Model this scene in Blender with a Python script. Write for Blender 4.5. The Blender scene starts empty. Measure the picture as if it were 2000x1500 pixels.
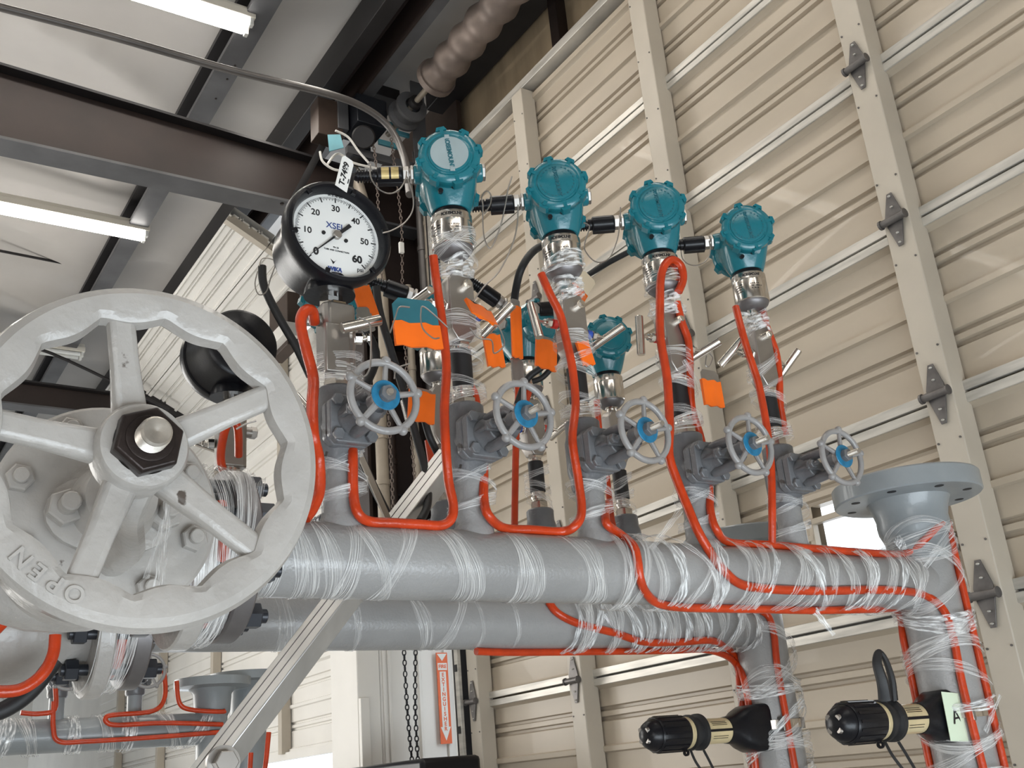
import bpy, math, random
from mathutils import Vector as V, Matrix, Euler
R_ = random.Random(7)
PI = math.pi
sc = bpy.context.scene
COL = sc.collection
# ---------------------------------------------------------------- camera, world, exposure
FPX = 2044.795
yaw, pit, rol = math.radians(55.579), math.radians(20.67), math.radians(-5.071)
FW = V((math.cos(pit)*math.cos(yaw), math.cos(pit)*math.sin(yaw), math.sin(pit)))
RI = V((math.sin(yaw), -math.cos(yaw), 0)); UP = RI.cross(FW)
RR = math.cos(rol)*RI+math.sin(rol)*UP; UU = -math.sin(rol)*RI+math.cos(rol)*UP
CAM = V((0, 0, 1.444))
cd = bpy.data.cameras.new('camera'); cam = bpy.data.objects.new('camera', cd); COL.objects.link(cam)
cd.sensor_width = 36; cd.lens = 36*FPX/2000; cd.clip_start = .02; cd.clip_end = 300
cam.matrix_world = Matrix.Translation(CAM) @ Matrix((RR, UU, -FW)).transposed().to_4x4()
sc.camera = cam
sc.view_settings.view_transform = 'Standard'; sc.view_settings.look = 'None'
sc.view_settings.exposure = 0.05; sc.view_settings.gamma = 1
w = bpy.data.worlds.new('world'); sc.world = w; w.use_nodes = True
wb = w.node_tree.nodes['Background']; wb.inputs[0].default_value = (.86, .93, 1, 1); wb.inputs[1].default_value = 3.2
LIGHT_TUBE = 16.0
def area(name, loc, target, sx, sy, power, col):
    l = bpy.data.lights.new(name, 'AREA'); l.shape = 'RECTANGLE'; l.size = sx; l.size_y = sy; l.energy = power; l.color = col
    o = bpy.data.objects.new(name, l); COL.objects.link(o); o.location = loc
    o.rotation_euler = (V(target)-V(loc)).to_track_quat('-Z', 'Y').to_euler(); return o
# added side key, ceiling fills and floor bounce; aisle daylight from behind the camera
area('left_key_light', (-1.6, 8.6, 2.3), (2.8, 1.8, 2.7), 3.4, 3.2, 185, (1, .97, .92))  # key light added at the left to throw shadows beside the door stiles
for yy in (4.4, 1.9, -.7): area('ceiling_fill', (1.9, yy, 5.3), (1.95, yy, 0), 2.2, .2, 13, (1, .95, .87))  # area fills added under the roof to rake the door ribs
area('aisle_daylight', (-2.2, -1.6, 1.7), (1.2, 1.6, 2.0), 1.8, 1.2, 27, (1, .99, .97))
area('floor_bounce_fill', (.9, -.9, .12), (1.3, 1.9, 1.9), 3.2, 1.8, 165, (.82, .92, 1))  # area light added low, standing in for daylight bounced off the floor

def ray(px, py): return FW+RR*((px-1000)/FPX)-UU*((py-750)/FPX)
def at(px, py, x=None, y=None, z=None):
    d = ray(px, py)
    t = (x-CAM.x)/d.x if x is not None else (y-CAM.y)/d.y if y is not None else (z-CAM.z)/d.z
    return CAM+d*t
def on_cyl(px, py, a, ax, r):
    """point of the sight line on a cylinder through a along ax (0 or 2); nearest tangent point if it misses"""
    d = ray(px, py); o = CAM-V(a); D = d.copy(); O = o.copy(); D[ax] = 0; O[ax] = 0
    A = D.dot(D); B = 2*D.dot(O); Cc = O.dot(O)-r*r; q = B*B-4*A*Cc
    t = (-B-math.sqrt(q))/(2*A) if q > 0 else -B/(2*A)
    p = CAM+d*t
    if q <= 0:
        k = p-V(a); k[ax] = 0; s = r/k.length
        for i in range(3):
            if i != ax: p[i] = a[i]+k[i]*s
    return p
# ---------------------------------------------------------------- materials
def mat(name, col, rough=.5, metal=0., var=0., vs=8., bump=0., bs=60., coat=0., spec=.5, dirt=None, stretch=None):
    m = bpy.data.materials.new(name); m.use_nodes = True; nt = m.node_tree; N = nt.nodes; L = nt.links
    b = N['Principled BSDF']; b.inputs['Base Color'].default_value = (*col, 1); b.inputs['Roughness'].default_value = rough
    b.inputs['Metallic'].default_value = metal; b.inputs['Coat Weight'].default_value = coat; b.inputs['Specular IOR Level'].default_value = spec
    tc = N.new('ShaderNodeTexCoord'); vec = tc.outputs['Object']
    if stretch:
        mp = N.new('ShaderNodeMapping'); mp.inputs['Scale'].default_value = stretch; L.new(vec, mp.inputs[0]); vec = mp.outputs[0]
    if var or dirt:
        n = N.new('ShaderNodeTexNoise'); n.inputs['Scale'].default_value = vs; n.inputs['Detail'].default_value = 6; L.new(vec, n.inputs['Vector'])
        r = N.new('ShaderNodeValToRGB'); L.new(n.outputs[0], r.inputs[0])
        c2 = dirt if dirt else tuple(c*(1-var) for c in col)
        r.color_ramp.elements[0].position = .3 if not dirt else .32; r.color_ramp.elements[0].color = (*c2, 1)
        r.color_ramp.elements[1].position = .62 if not dirt else .46; r.color_ramp.elements[1].color = (*(col if dirt else tuple(min(1, c*(1+var*.6)) for c in col)), 1)
        L.new(r.outputs[0], b.inputs['Base Color'])
    if bump:
        n2 = N.new('ShaderNodeTexNoise'); n2.inputs['Scale'].default_value = bs; n2.inputs['Detail'].default_value = 4; L.new(tc.outputs['Object'], n2.inputs['Vector'])
        bp = N.new('ShaderNodeBump'); bp.inputs['Strength'].default_value = bump; bp.inputs['Distance'].default_value = .002; L.new(n2.outputs[0], bp.inputs['Height']); L.new(bp.outputs[0], b.inputs['Normal'])
    return m
def emis(name, col, s):
    m = bpy.data.materials.new(name); m.use_nodes = True; b = m.node_tree.nodes['Principled BSDF']
    b.inputs['Emission Color'].default_value = (*col, 1); b.inputs['Emission Strength'].default_value = s; b.inputs['Base Color'].default_value = (*col, 1)
    return m
def film_mat(name, dens, tint, scale):
    m = bpy.data.materials.new(name); m.use_nodes = True; nt = m.node_tree; N = nt.nodes; L = nt.links
    N.remove(N['Principled BSDF']); out = N['Material Output']
    uv = N.new('ShaderNodeUVMap'); mp = N.new('ShaderNodeMapping'); mp.inputs['Scale'].default_value = (scale[0], scale[1], 1); L.new(uv.outputs[0], mp.inputs[0])
    oi = N.new('ShaderNodeTexCoord'); L.new(uv.outputs[0], mp.inputs[0])
    n = N.new('ShaderNodeTexNoise'); n.inputs['Scale'].default_value = 1; n.inputs['Detail'].default_value = 3; L.new(mp.outputs[0], n.inputs['Vector'])
    r = N.new('ShaderNodeValToRGB'); r.color_ramp.elements[0].position = .42; r.color_ramp.elements[0].color = (dens[0],)*3+(1,)
    r.color_ramp.elements[1].position = .66; r.color_ramp.elements[1].color = (dens[1],)*3+(1,); L.new(n.outputs[0], r.inputs[0])
    p = N.new('ShaderNodeBsdfPrincipled'); p.inputs['Base Color'].default_value = (*tint, 1); p.inputs['Roughness'].default_value = .12
    p.inputs['Specular IOR Level'].default_value = .8
    bp = N.new('ShaderNodeBump'); bp.inputs['Strength'].default_value = .6; bp.inputs['Distance'].default_value = .002; L.new(n.outputs[0], bp.inputs['Height']); L.new(bp.outputs[0], p.inputs['Normal'])
    t = N.new('ShaderNodeBsdfTransparent'); mx = N.new('ShaderNodeMixShader')
    L.new(r.outputs[0], mx.inputs[0]); L.new(t.outputs[0], mx.inputs[1]); L.new(p.outputs[0], mx.inputs[2]); L.new(mx.outputs[0], out.inputs[0])
    return m
M = dict(
    cast=mat('cast_paint', (.335, .315, .293), .34, 0, .12, 10, 1., 70, .1),
    pipe=mat('pipe_paint', (.27, .265, .26), .30, 0, .12, 6, .5, 180, .1),
    pipe2=mat('flange_paint', (.24, .26, .27), .36, 0, .12, 6, .2, 150, .2),
    valve=mat('valve_paint', (.13, .133, .14), .38, 0, .2, 14, .5, 150, .1),
    wheel=mat('wheel_paint', (.25, .24, .235), .36, 0, .10, 20, .3, 200, .2),
    nutdark=mat('blackened_nut', (.028, .02, .018), .38, .6, .3, 30, .3, 150),
    stud=mat('stud_steel', (.52, .48, .43), .33, .85, .25, 40, .2, 100),
    black=mat('black_plastic', (.006, .006, .008), .3, 0, 0, 8, .1, 200, 0, .3),
    rubber=mat('black_rubber', (.010, .010, .011), .55, 0, .2, 20, .2, 100),
    blacksteel=mat('black_bolt', (.02, .022, .028), .35, .3),
    teal=mat('teal_paint', (.010, .150, .188), .22, 0, .08, 12, .15, 220, .1),
    teald=mat('teal_label', (.018, .12, .15), .5, 0, .1, 30),
    silverlab=mat('silver_label', (.36, .44, .46), .42, .3, .1, 12),
    steel=mat('stainless', (.66, .62, .57), .2, 1, .15, 14, .08, 60),
    steelm=mat('matte_stainless', (.36, .335, .31), .36, .85, .15, 10),
    chrome=mat('polished_steel', (.75, .72, .68), .1, 1),
    darkcone=mat('dark_grey_steel', (.16, .15, .15), .4, .6, .2, 12),
    red=mat('red_cable', (.47, .040, .006), .28, 0, .2, 30, .35, 160, 0),
    redtape=mat('red_band', (.55, .03, .02), .4), bluetape=mat('blue_band', (.02, .06, .32), .4), white=mat('white_print', (.75, .75, .72), .5),
    orange=mat('orange_tape', (.80, .135, .006), .38, 0, .12, 12, .3, 40, 0),
    cream=mat('cream_card', (.75, .62, .45), .6), yellowlab=mat('gold_label', (.55, .42, .18), .35, .4, .25, 40),
    gold=mat('anodised_gold', (.66, .55, .33), .3, .35, .15, 25),
    greentape=mat('pale_green_tape', (.62, .72, .55), .6), ink=mat('ink', (.01, .01, .012), .6), inkblue=mat('blue_ink', (.03, .06, .22), .6),
    blueplate=mat('blue_plate', (.015, .16, .30), .35, .1, .35, 60, .3, 90, .2),
    dial=mat('dial_white', (.72, .72, .70), .5), tag=mat('white_tag', (.78, .77, .74), .5),
    wall=mat('door_paint', (.43, .365, .285), .42, 0, .07, 3, .05, 20, .1, stretch=(1, .4, 2)),
    galv=mat('galvanised', (.50, .475, .43), .35, .3, .25, 8, 0, 10, stretch=(1, .5, 5)),
    stile=mat('stile_paint', (.46, .41, .34), .45, 0, .06, 5),
    hinge=mat('hinge_steel', (.14, .13, .125), .45, .6, .3, 20),
    ply=mat('tan_board', (.40, .31, .205), .65, 0, .22, 3, .05, 40, stretch=(1, 2.5, .5)),
    brownst=mat('rust_brown_steel', (.024, .014, .0115), .55, .1, .3, 3, .1, 30),
    darkst=mat('dark_primer_steel', (.018, .016, .017), .5, .2, .3, 4),
    greyst=mat('grey_flange_steel', (.10, .10, .105), .5, .2, .25, 4),
    ceil=mat('vinyl_insulation', (.50, .475, .45), .5, 0, .08, 1.5, .1, 3),
    whitep=mat('white_sheet', (.74, .72, .68), .45, 0, .06, 2), tanpipe=mat('tan_conduit', (.36, .31, .25), .5, .2, .2, 6),
    conduit=mat('grey_conduit', (.12, .11, .105), .4, .4, .2, 6), cyan=mat('cyan_sheet', (.09, .30, .36), .5, 0, .15, 8),
    strut=mat('aluminium_strut', (.50, .495, .48), .32, .7, .3, 7, .05, 60, stretch=(1, 1, .4)),
    brownbox=mat('brown_box', (.05, .032, .024), .6, 0, .2, 6), floor=mat('concrete_floor', (.42, .41, .39), .6, 0, .15, 2),
    spring=mat('dusty_spring', (.19, .15, .13), .5, .4, .35, 5), signo=mat('sign_orange', (.75, .13, .03), .5), glass=None,
    film=film_mat('clear_film', (.0, .68), (.84, .83, .81), (.8, 16)),
    filmd=film_mat('crumpled_film', (.06, .88), (.86, .87, .87), (2.5, 7)),
    tube=emis('lamp_tube', (1, .97, .92), LIGHT_TUBE), tubeoff=mat('unlit_tube', (.75, .77, .76), .3), lampw=mat('lamp_housing', (.72, .68, .6), .4))
def chips(m, col, scale, thr):
    nt = m.node_tree; N = nt.nodes; L = nt.links; b = N['Principled BSDF']; src = b.inputs['Base Color'].links[0].from_socket
    n = N.new('ShaderNodeTexNoise'); n.inputs['Scale'].default_value = scale; n.inputs['Detail'].default_value = 5
    L.new(N['Texture Coordinate'].outputs['Object'], n.inputs['Vector'])
    r = N.new('ShaderNodeValToRGB'); r.color_ramp.elements[0].position = thr; r.color_ramp.elements[0].color = (1, 1, 1, 1); r.color_ramp.elements[1].position = thr+.02; r.color_ramp.elements[1].color = (0, 0, 0, 1)
    L.new(n.outputs[0], r.inputs[0]); x = N.new('ShaderNodeMix'); x.data_type = 'RGBA'
    L.new(r.outputs[0], x.inputs[0]); L.new(src, x.inputs[6]); x.inputs[7].default_value = (*col, 1); L.new(x.outputs[2], b.inputs['Base Color'])
chips(M['cast'], (.07, .055, .045), 22, .265); chips(M['valve'], (.05, .045, .04), 40, .28); chips(M['ceil'], (.25, .2, .17), 1.2, .27)
# ---------------------------------------------------------------- mesh helpers
def fr(o, z, x=None):
    z = V(z).normalized(); x = V(x) if x is not None else (V((1, 0, 0)) if abs(z.x) < .9 else V((0, 1, 0)))
    y = z.cross(x).normalized(); x = y.cross(z)
    return Matrix.Translation(V(o)) @ Matrix((x, y, z)).transposed().to_4x4()
I4 = Matrix.Identity(4)
def wo(p):
    while p is not None:
        if p.get('_raw'): return None
        if p.get('_w'): return V(p['_w'])
        p = p.parent
class MB:
    def __init__(s): s.v = []; s.f = []
    def add(s, vs, fs, T=None):
        n = len(s.v); s.v += [(T @ V(p)) if T else V(p) for p in vs]; s.f += [tuple(i+n for i in f) for f in fs]; return s
    def box(s, c, d, T=None):
        x, y, z = d[0]/2, d[1]/2, d[2]/2
        return s.add([(c[0]+a*x, c[1]+b*y, c[2]+e*z) for e in (-1, 1) for b in (-1, 1) for a in (-1, 1)],
                     [(0, 2, 3, 1), (4, 5, 7, 6), (0, 1, 5, 4), (2, 6, 7, 3), (0, 4, 6, 2), (1, 3, 7, 5)], T)
    def lathe(s, prof, T=None, n=32, close=True, sq=None, ph=0):
        vs = []
        for r, h in prof:
            for i in range(n):
                a = 2*PI*i/n+ph; k = r if sq is None else r*sq(a)
                vs.append((k*math.cos(a), k*math.sin(a), h))
        fs = []
        for j in range(len(prof)-1):
            for i in range(n):
                k = (i+1) % n; fs.append((j*n+i, j*n+k, j*n+n+k, j*n+n+i))
        if close:
            if prof[0][0] > 1e-6: fs.append(tuple(range(n-1, -1, -1)))
            if prof[-1][0] > 1e-6: fs.append(tuple((len(prof)-1)*n+i for i in range(n)))
        return s.add(vs, fs, T)
    def ring(s, prof, T=None, n=48):
        m = len(prof); vs = [(r*math.cos(2*PI*i/n), r*math.sin(2*PI*i/n), h) for i in range(n) for r, h in prof]
        return s.add(vs, [(i*m+j, i*m+(j+1) % m, ((i+1) % n)*m+(j+1) % m, ((i+1) % n)*m+j) for i in range(n) for j in range(m)], T)
    def cyl(s, a, b, r, r2=None, n=24, bev=0.):
        a, b = V(a), V(b); h = (b-a).length; r2 = r if r2 is None else r2
        p = [(r-bev, 0), (r, bev), (r2, h-bev), (r2-bev, h)] if bev else [(r, 0), (r2, h)]
        return s.lathe(p, fr(a, b-a), n)
    def hexn(s, a, b, r, bev=.0015, ph=0):
        a, b = V(a), V(b); h = (b-a).length
        return s.lathe([(r-bev, 0), (r, bev), (r, h-bev), (r-bev, h)], fr(a, b-a), 6, ph=ph)
    def tube(s, pts, r, n=10, closed=False, flat=1.):
        pts = [V(p) for p in pts]; N = len(pts); rs = r if isinstance(r, (list, tuple)) else [r]*N; vs = []; fs = []; prev = None
        for i, p in enumerate(pts):
            t = (pts[(i+1) % N]-pts[i-1]) if closed else (pts[min(i+1, N-1)]-pts[max(i-1, 0)])
            if t.length < 1e-9: t = V((0, 0, 1))
            t.normalize()
            if prev is None: prev = t.orthogonal().normalized()
            prev = (prev-t*prev.dot(t)); prev = prev.normalized() if prev.length > 1e-6 else t.orthogonal().normalized()
            q = t.cross(prev)
            vs += [p+rs[i]*(math.cos(2*PI*k/n)*prev+flat*math.sin(2*PI*k/n)*q) for k in range(n)]
        for i in range(N if closed else N-1):
            j = (i+1) % N
            for k in range(n): fs.append((i*n+k, i*n+(k+1) % n, j*n+(k+1) % n, j*n+k))
        if not closed: fs += [tuple(range(n-1, -1, -1)), tuple((N-1)*n+k for k in range(n))]
        return s.add(vs, fs)
    def prism(s, poly, h0, h1, T=None, inset=0.):
        n = len(poly); cx = sum(p[0] for p in poly)/n; cy = sum(p[1] for p in poly)/n
        vs = [(x, y, h0) for x, y in poly]+[(x, y, h1-inset) for x, y in poly]
        fs = [tuple(range(n-1, -1, -1))]+[(i, (i+1) % n, n+(i+1) % n, n+i) for i in range(n)]
        if inset:
            vs += [(cx+(x-cx)*(1-inset/max(.001, math.hypot(x-cx, y-cy))), cy+(y-cy)*(1-inset/max(.001, math.hypot(x-cx, y-cy))), h1) for x, y in poly]
            fs += [(n+i, n+(i+1) % n, 2*n+(i+1) % n, 2*n+i) for i in range(n)]+[tuple(2*n+i for i in range(n))]
        else: fs.append(tuple(n+i for i in range(n)))
        return s.add(vs, fs, T)
    def ball(s, c, r, n=14, sz=1.):
        return s.lathe([(max(1e-7, r*math.sin(PI*i/8)), -r*sz*math.cos(PI*i/8)) for i in range(9)], Matrix.Translation(V(c)), n, close=False)
    def build(s, name, m, parent=None, bevel=0., ang=38, T=None, raw=False):
        me = bpy.data.meshes.new(name); vs = [V(p) for p in s.v]
        if T: vs = [T @ p for p in vs]
        o = bpy.data.objects.new(name, me); COL.objects.link(o)
        if parent is None and vs:
            c = V(((min(p.x for p in vs)+max(p.x for p in vs))/2, (min(p.y for p in vs)+max(p.y for p in vs))/2, min(p.z for p in vs)))
            vs = [p-c for p in vs]; o.location = c
        elif parent is not None:
            o.parent = parent
            if not raw and wo(parent): vs = [p-wo(parent) for p in vs]
            if raw: o['_raw'] = 1
        me.from_pydata([tuple(p) for p in vs], [], s.f); me.update()
        import bmesh
        bm = bmesh.new(); bm.from_mesh(me); bmesh.ops.recalc_face_normals(bm, faces=bm.faces); bm.to_mesh(me); bm.free()
        me.polygons.foreach_set('use_smooth', [True]*len(me.polygons)); me.set_sharp_from_angle(angle=math.radians(ang))
        me.materials.append(M[m] if isinstance(m, str) else m)
        if bevel:
            b = o.modifiers.new('bevel', 'BEVEL'); b.width = bevel; b.segments = 2; b.limit_method = 'ANGLE'
        return o
def tag(o, label=None, cat=None, group=None, kind=None):
    if label: o['label'] = label
    if cat: o['category'] = cat
    if group: o['group'] = group
    if kind: o['kind'] = kind
    return o
def thing(name, label, cat, loc, group=None, world=False, kind=None):
    o = bpy.data.objects.new(name, None); COL.objects.link(o); o.location = loc; o.empty_display_size = .05
    if world: o['_w'] = tuple(loc)
    return tag(o, label, cat, group, kind)
KEEP = []
def kids(o): return [c for c in list(COL.objects) if c.parent == o]
def copy_tree(o, loc=None, rotz=None, label=None, parent=None):
    c = o.copy(); COL.objects.link(c)
    if parent: c.parent = parent
    if loc is not None: c.location = loc
    if rotz is not None: c.rotation_euler.z = rotz
    if label: c['label'] = label
    for ch in kids(o): copy_tree(ch, parent=c)
    return c
def text(s, size, m, parent, T, name='lettering', ext=.0004, align='CENTER', bold=0.):
    cu = bpy.data.curves.new(name, 'FONT'); cu.body = s; cu.size = size; cu.extrude = ext; cu.align_x = align; cu.align_y = 'CENTER'; cu.offset = bold
    t = bpy.data.objects.new('t', cu); COL.objects.link(t); dg = bpy.context.evaluated_depsgraph_get()
    me = bpy.data.meshes.new_from_object(t.evaluated_get(dg)); bpy.data.objects.remove(t)
    for v in me.vertices:
        p = T @ v.co
        if wo(parent): p = p-wo(parent)
        v.co = p
    me.materials.clear(); me.materials.append(M[m]); o = bpy.data.objects.new(name, me); COL.objects.link(o); o.parent = parent
    return o
def smooth(pts, k=6, closed=False):
    pts = [V(p) for p in pts]; n = len(pts); out = []
    for i in range(n if closed else n-1):
        g = (lambda j: pts[j % n]) if closed else (lambda j: pts[max(0, min(n-1, j))])
        a, b, c, d = g(i-1), g(i), g(i+1), g(i+2)
        for q in range(k):
            t = q/k; out.append(.5*((2*b)+(c-a)*t+(2*a-5*b+4*c-d)*t*t+(3*b-a-3*c+d)*t**3))
    if not closed: out.append(pts[-1])
    return out
def ribbon(name, rows, m, parent):
    """rows: list of (list of points across); u along, v across"""
    n = len(rows[0]); vs = [p for r in rows for p in r]; fs = []; uvs = []
    if wo(parent): vs = [V(p)-wo(parent) for p in vs]
    L = len(rows); off = R_.uniform(0, 50); ln = 0; us = [0]
    for i in range(1, L): ln += (V(rows[i][0])-V(rows[i-1][0])).length; us.append(ln*12)
    for i in range(L-1):
        for j in range(n-1):
            fs.append((i*n+j, i*n+j+1, (i+1)*n+j+1, (i+1)*n+j))
            uvs += [(us[i]+off, off+j/(n-1)), (us[i]+off, off+(j+1)/(n-1)), (us[i+1]+off, off+(j+1)/(n-1)), (us[i+1]+off, off+j/(n-1))]
    me = bpy.data.meshes.new(name); me.from_pydata([tuple(p) for p in vs], [], fs); me.update()
    ul = me.uv_layers.new(name='UVMap')
    for i, u in enumerate(uvs): ul.data[i].uv = u
    me.polygons.foreach_set('use_smooth', [True]*len(fs)); me.materials.append(M[m])
    o = bpy.data.objects.new(name, me); COL.objects.link(o)
    if parent is not None: o.parent = parent
    return o
def wrap(parent, c, ax, rx, ry, width, slant=0., slx=0., turns=1., pitch=0., m='film', wob=.0015, bulge=None, name='plastic_wrap'):
    """film band round an axis: c centre, ax 'x' or 'z'; slant = shift along the axis over the ring"""
    rows = []; n = int(40*turns); ph = R_.uniform(0, 6); ph2 = R_.uniform(0, 6)
    for i in range(n+1):
        a = 2*PI*i/40*1.0; row = []
        for j in range(7):
            f = j/6-.5
            wv = width*(1+.25*math.sin(2*a+ph)); s = slant*math.cos(a)+slx*math.sin(a)+pitch*i/40+f*wv
            e = 1+(math.sin(7*a+ph2+5*f)*wob+math.sin(j*2.4+ph+3*a)*wob*.7)/max(rx, ry)
            ca, sa = math.cos(a)*rx*e, math.sin(a)*ry*e
            if ax == 'x': p = V(c)+V((s, -sa, ca))
            else: p = V(c)+V((sa, -ca, s))
            row.append(p)
        rows.append(row)
    return ribbon(name, rows, m, parent)
def strip(parent, a, b, width, sag=(0, 0, 0), m='film', wdir=None, name='plastic_wrap', taper=1.):
    a, b = V(a), V(b); t = (b-a).normalized(); wd = V(wdir) if wdir else t.cross(FW).normalized(); rows = []
    for i in range(13):
        f = i/12; p = a.lerp(b, f)+V(sag)*4*f*(1-f)
        k = 1+(taper-1)*f
        rows.append([p+wd*width*k*(j/4-.5)*(1+.2*math.sin(i*1.7))+FW*.0015*math.sin(j*2.2+i) for j in range(5)])
    return ribbon(name, rows, m, parent)
def cable(name, pts, r, m, label, cat, k=6, group=None, n=10):
    return tag(MB().tube(smooth(pts, k), r, n).build(name, m), label, cat, group)
def part_tube(name, pts, r, m, parent, k=6, n=8): return MB().tube(smooth(pts, k), r, n).build(name, m, parent)
# ================================================================ SETTING
W = 2.84
def S(o): o['kind'] = 'structure'; return o
S(MB().box((0, 3, -.05), (16, 30, .1)).build('floor', 'floor'))
# roof insulation: cloth-like vinyl sheets sagging between the purlins, seams every 1.25 m
def ceilz(x): return 5.6+.058*(W-x)
PX = [-3.3, -1.65, 0., 1.62, 2.31, 3.2]
nx, ny = 120, 300; vs = []; fs = []
for j in range(ny+1):
    y = -5+24*j/ny
    for i in range(nx+1):
        x = -3.6+6.75*i/nx; z = ceilz(x)
        k = max(k for k in range(len(PX)-1) if PX[k] <= max(x, PX[0])) ; f = min(1, max(0, (x-PX[k])/(PX[k+1]-PX[k])))
        wd = PX[k+1]-PX[k]; ph = (y*1.0+.12*math.sin(3*x)+.25*(4*f*(1-f))) / 1.15; q = ph-math.floor(ph)
        z -= .035*wd*math.sin(PI*f)*(1+.5*math.sin(y*.9+k)) - .085*4*f*(1-f)*abs(math.sin(PI*q))**.55 + .012*math.sin(5*q+x)
        vs.append((x, y, z+.03))
for j in range(ny):
    for i in range(nx): a = j*(nx+1)+i; fs.append((a, a+1, a+nx+2, a+nx+1))
cm = MB(); cm.add(vs, fs); S(cm.build('ceiling', 'ceil', ang=180))
S(MB().box((-.2, 7, 5.95), (7.2, 26, .05)).build('trim_1', 'greyst'))
S(MB().box((-4.1, 7, 2.9), (.1, 26, 6.1)).build('wall_aisle', 'whitep'))  # unseen wall added to close the side and cut the sky's ambient light
S(MB().box((-.5, -5.2, 2.9), (7.4, .1, 6.1)).build('wall_front', 'whitep'))  # unseen wall behind the camera, also added to cut ambient light
S(MB().box((3.2, -3.5, 2.9), (.05, 4.0, 6.1)).build('wall_corner', 'whitep'))
# outer siding wall behind the doors, above the doors the tan boards
wr = MB()
wr.box((3.06, -2.2, 5.3), (.06, 8.2, .95)).box((3.06, 1.8, 5.3), (.06, 6.6, .95))
S(wr.build('wall_right', 'ply'))
S(MB().box((3.2, 5.45, 2.8), (.05, 1.5, 5.6)).box((3.2, 16.4, 2.8), (.05, 6.4, 5.6)).build('wall_left', 'whitep'))
for i, y in enumerate((3.62, 1.2, -1.2)):
    S(MB().box((3.0, y, 5.25), (.07, .075, .8)).build('trim_2', 'brownst', bevel=.004))
# upper track angle over the right door
S(MB().box((2.86, 1.75, 4.93), (.09, 6.1, .05)).box((2.9, 1.75, 4.97), (.02, 6.1, .12)).build('trim_3', 'galv', bevel=.003))
# ---- sectional doors
def section_mesh(y0, y1, z0, holes=None, H=.61):
    # profile (depth from face, z): ribs and rails pressed into the sheet
    P = [(0, .002), (-.022, .004), (-.022, .034), (-.004, .040), (0, .05), (0, .150), (.016, .157), (.016, .168), (0, .173), (0, .192), (.016, .197), (.016, .208), (0, .213),
         (0, .300), (-.016, .306), (-.016, .326), (0, .332), (0, .425), (.016, .432), (.016, .443), (0, .448), (0, .468), (.016, .473), (.016, .484), (0, .489),
         (0, .560), (-.006, .566), (-.022, .574), (-.022, .604), (0, .608)]
    m = MB(); xs = W+.05
    segs = [(y0, y1, None)] if not holes else [(y0, holes[0], None), (holes[1], y1, None), (holes[0], holes[1], holes[2:])]
    for a, b, hz in segs:
        runs = [P] if hz is None else [[p for p in P if p[1] < hz[0]], [p for p in P if p[1] > hz[1]]]
        for Q in runs:
            if len(Q) < 2: continue
            v = [(xs+d, y, z0+z) for d, z in Q for y in (a, b)]+[(xs+.05, y, z0+z) for d, z in (Q[0], Q[-1]) for y in (a, b)]
            n = len(Q); f = [(2*i, 2*i+1, 2*i+3, 2*i+2) for i in range(n-1)]+[(0, 1, 2*n+1, 2*n), (2*n-2, 2*n-1, 2*n+3, 2*n+2), (2*n, 2*n+1, 2*n+3, 2*n+2)]
            m.add(v, f)
    return m
def hinge_parts(parent, y, z, first=[None]):
    if first[0] is None:
        poly = [(-.028, -.005), (-.008, .105), (.008, .105), (.028, .02), (.03, -.02), (.008, -.105), (-.008, -.105), (-.026, -.03)]
        T = fr((0, 0, 0), (-1, 0, 0), (0, 1, 0))
        h = MB().prism([(a*1.15, b*.92) for a, b in poly], 0, .004, T).build('hinge', 'hinge', parent, bevel=.001, raw=True)
        MB().cyl((-.016, -.045, -.004), (-.016, .042, -.004), .0125, n=12).cyl((-.016, -.05, -.004), (-.016, -.045, -.004), .016, n=12).cyl((-.016, .042, -.004), (-.016, .05, -.004), .016, n=12).build('hinge_pin', 'hinge', h)
        b = MB()
        for zz in (.085, .045, -.05, -.085): b.ball((-.005, 0, zz), .006, 8, .6)
        b.build('bolt', 'galv', h); h.location = V((W-.046, y, z))-V(parent['_w']); first[0] = h; return h
    c = copy_tree(first[0], parent=parent); c.location = V((W-.046, y, z))-V(parent['_w']); return c
d1 = thing('door_1', 'tan ribbed sectional overhead door with black hinges behind the pipe rack', 'door', (W, 1.8, 0), world=True, kind='structure')
STY = [4.665, 3.80, 2.81, 1.785, .76, -.26, -1.2]
for k in range(-2, 5):
    z0 = 1.83+.61*k
    if z0 > 4.9: continue
    section_mesh(-1.25, 4.72, z0, (1.93, 2.43, .09, .37) if k == 0 else None).build('door_section', 'wall', d1, ang=25)
for k in range(-3, 5):
    z0 = 1.83+.61*k
    MB().box((W+.040, 1.735, z0+.019), (.040, 5.97, .032)).build('rail', 'galv', d1, bevel=.002); MB().box((W+.040, 1.735, z0-.020), (.040, 5.97, .030)).build('rail', 'galv', d1, bevel=.002)
section_mesh(-1.25, 4.72, 0).build('door_section', 'wall', d1, ang=25)
for y in STY:
    o = MB().box((W-.0, y, 2.45), (.085, .098, 4.88)).build('stile', 'stile', d1, bevel=.004)
    b = MB()
    for k in range(0, 8):
        for dz in (.15, .46):
            for dy in (-.038, .038): b.cyl((W-.046, y+dy, .61*k+dz), (W-.0415, y+dy, .61*k+dz), .0036, n=6)
    b.build('rivet', 'hinge', d1)
for y in STY[:-1]:
    for k in range(0, 4): hinge_parts(d1, y, 1.83+.61*k)
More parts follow.
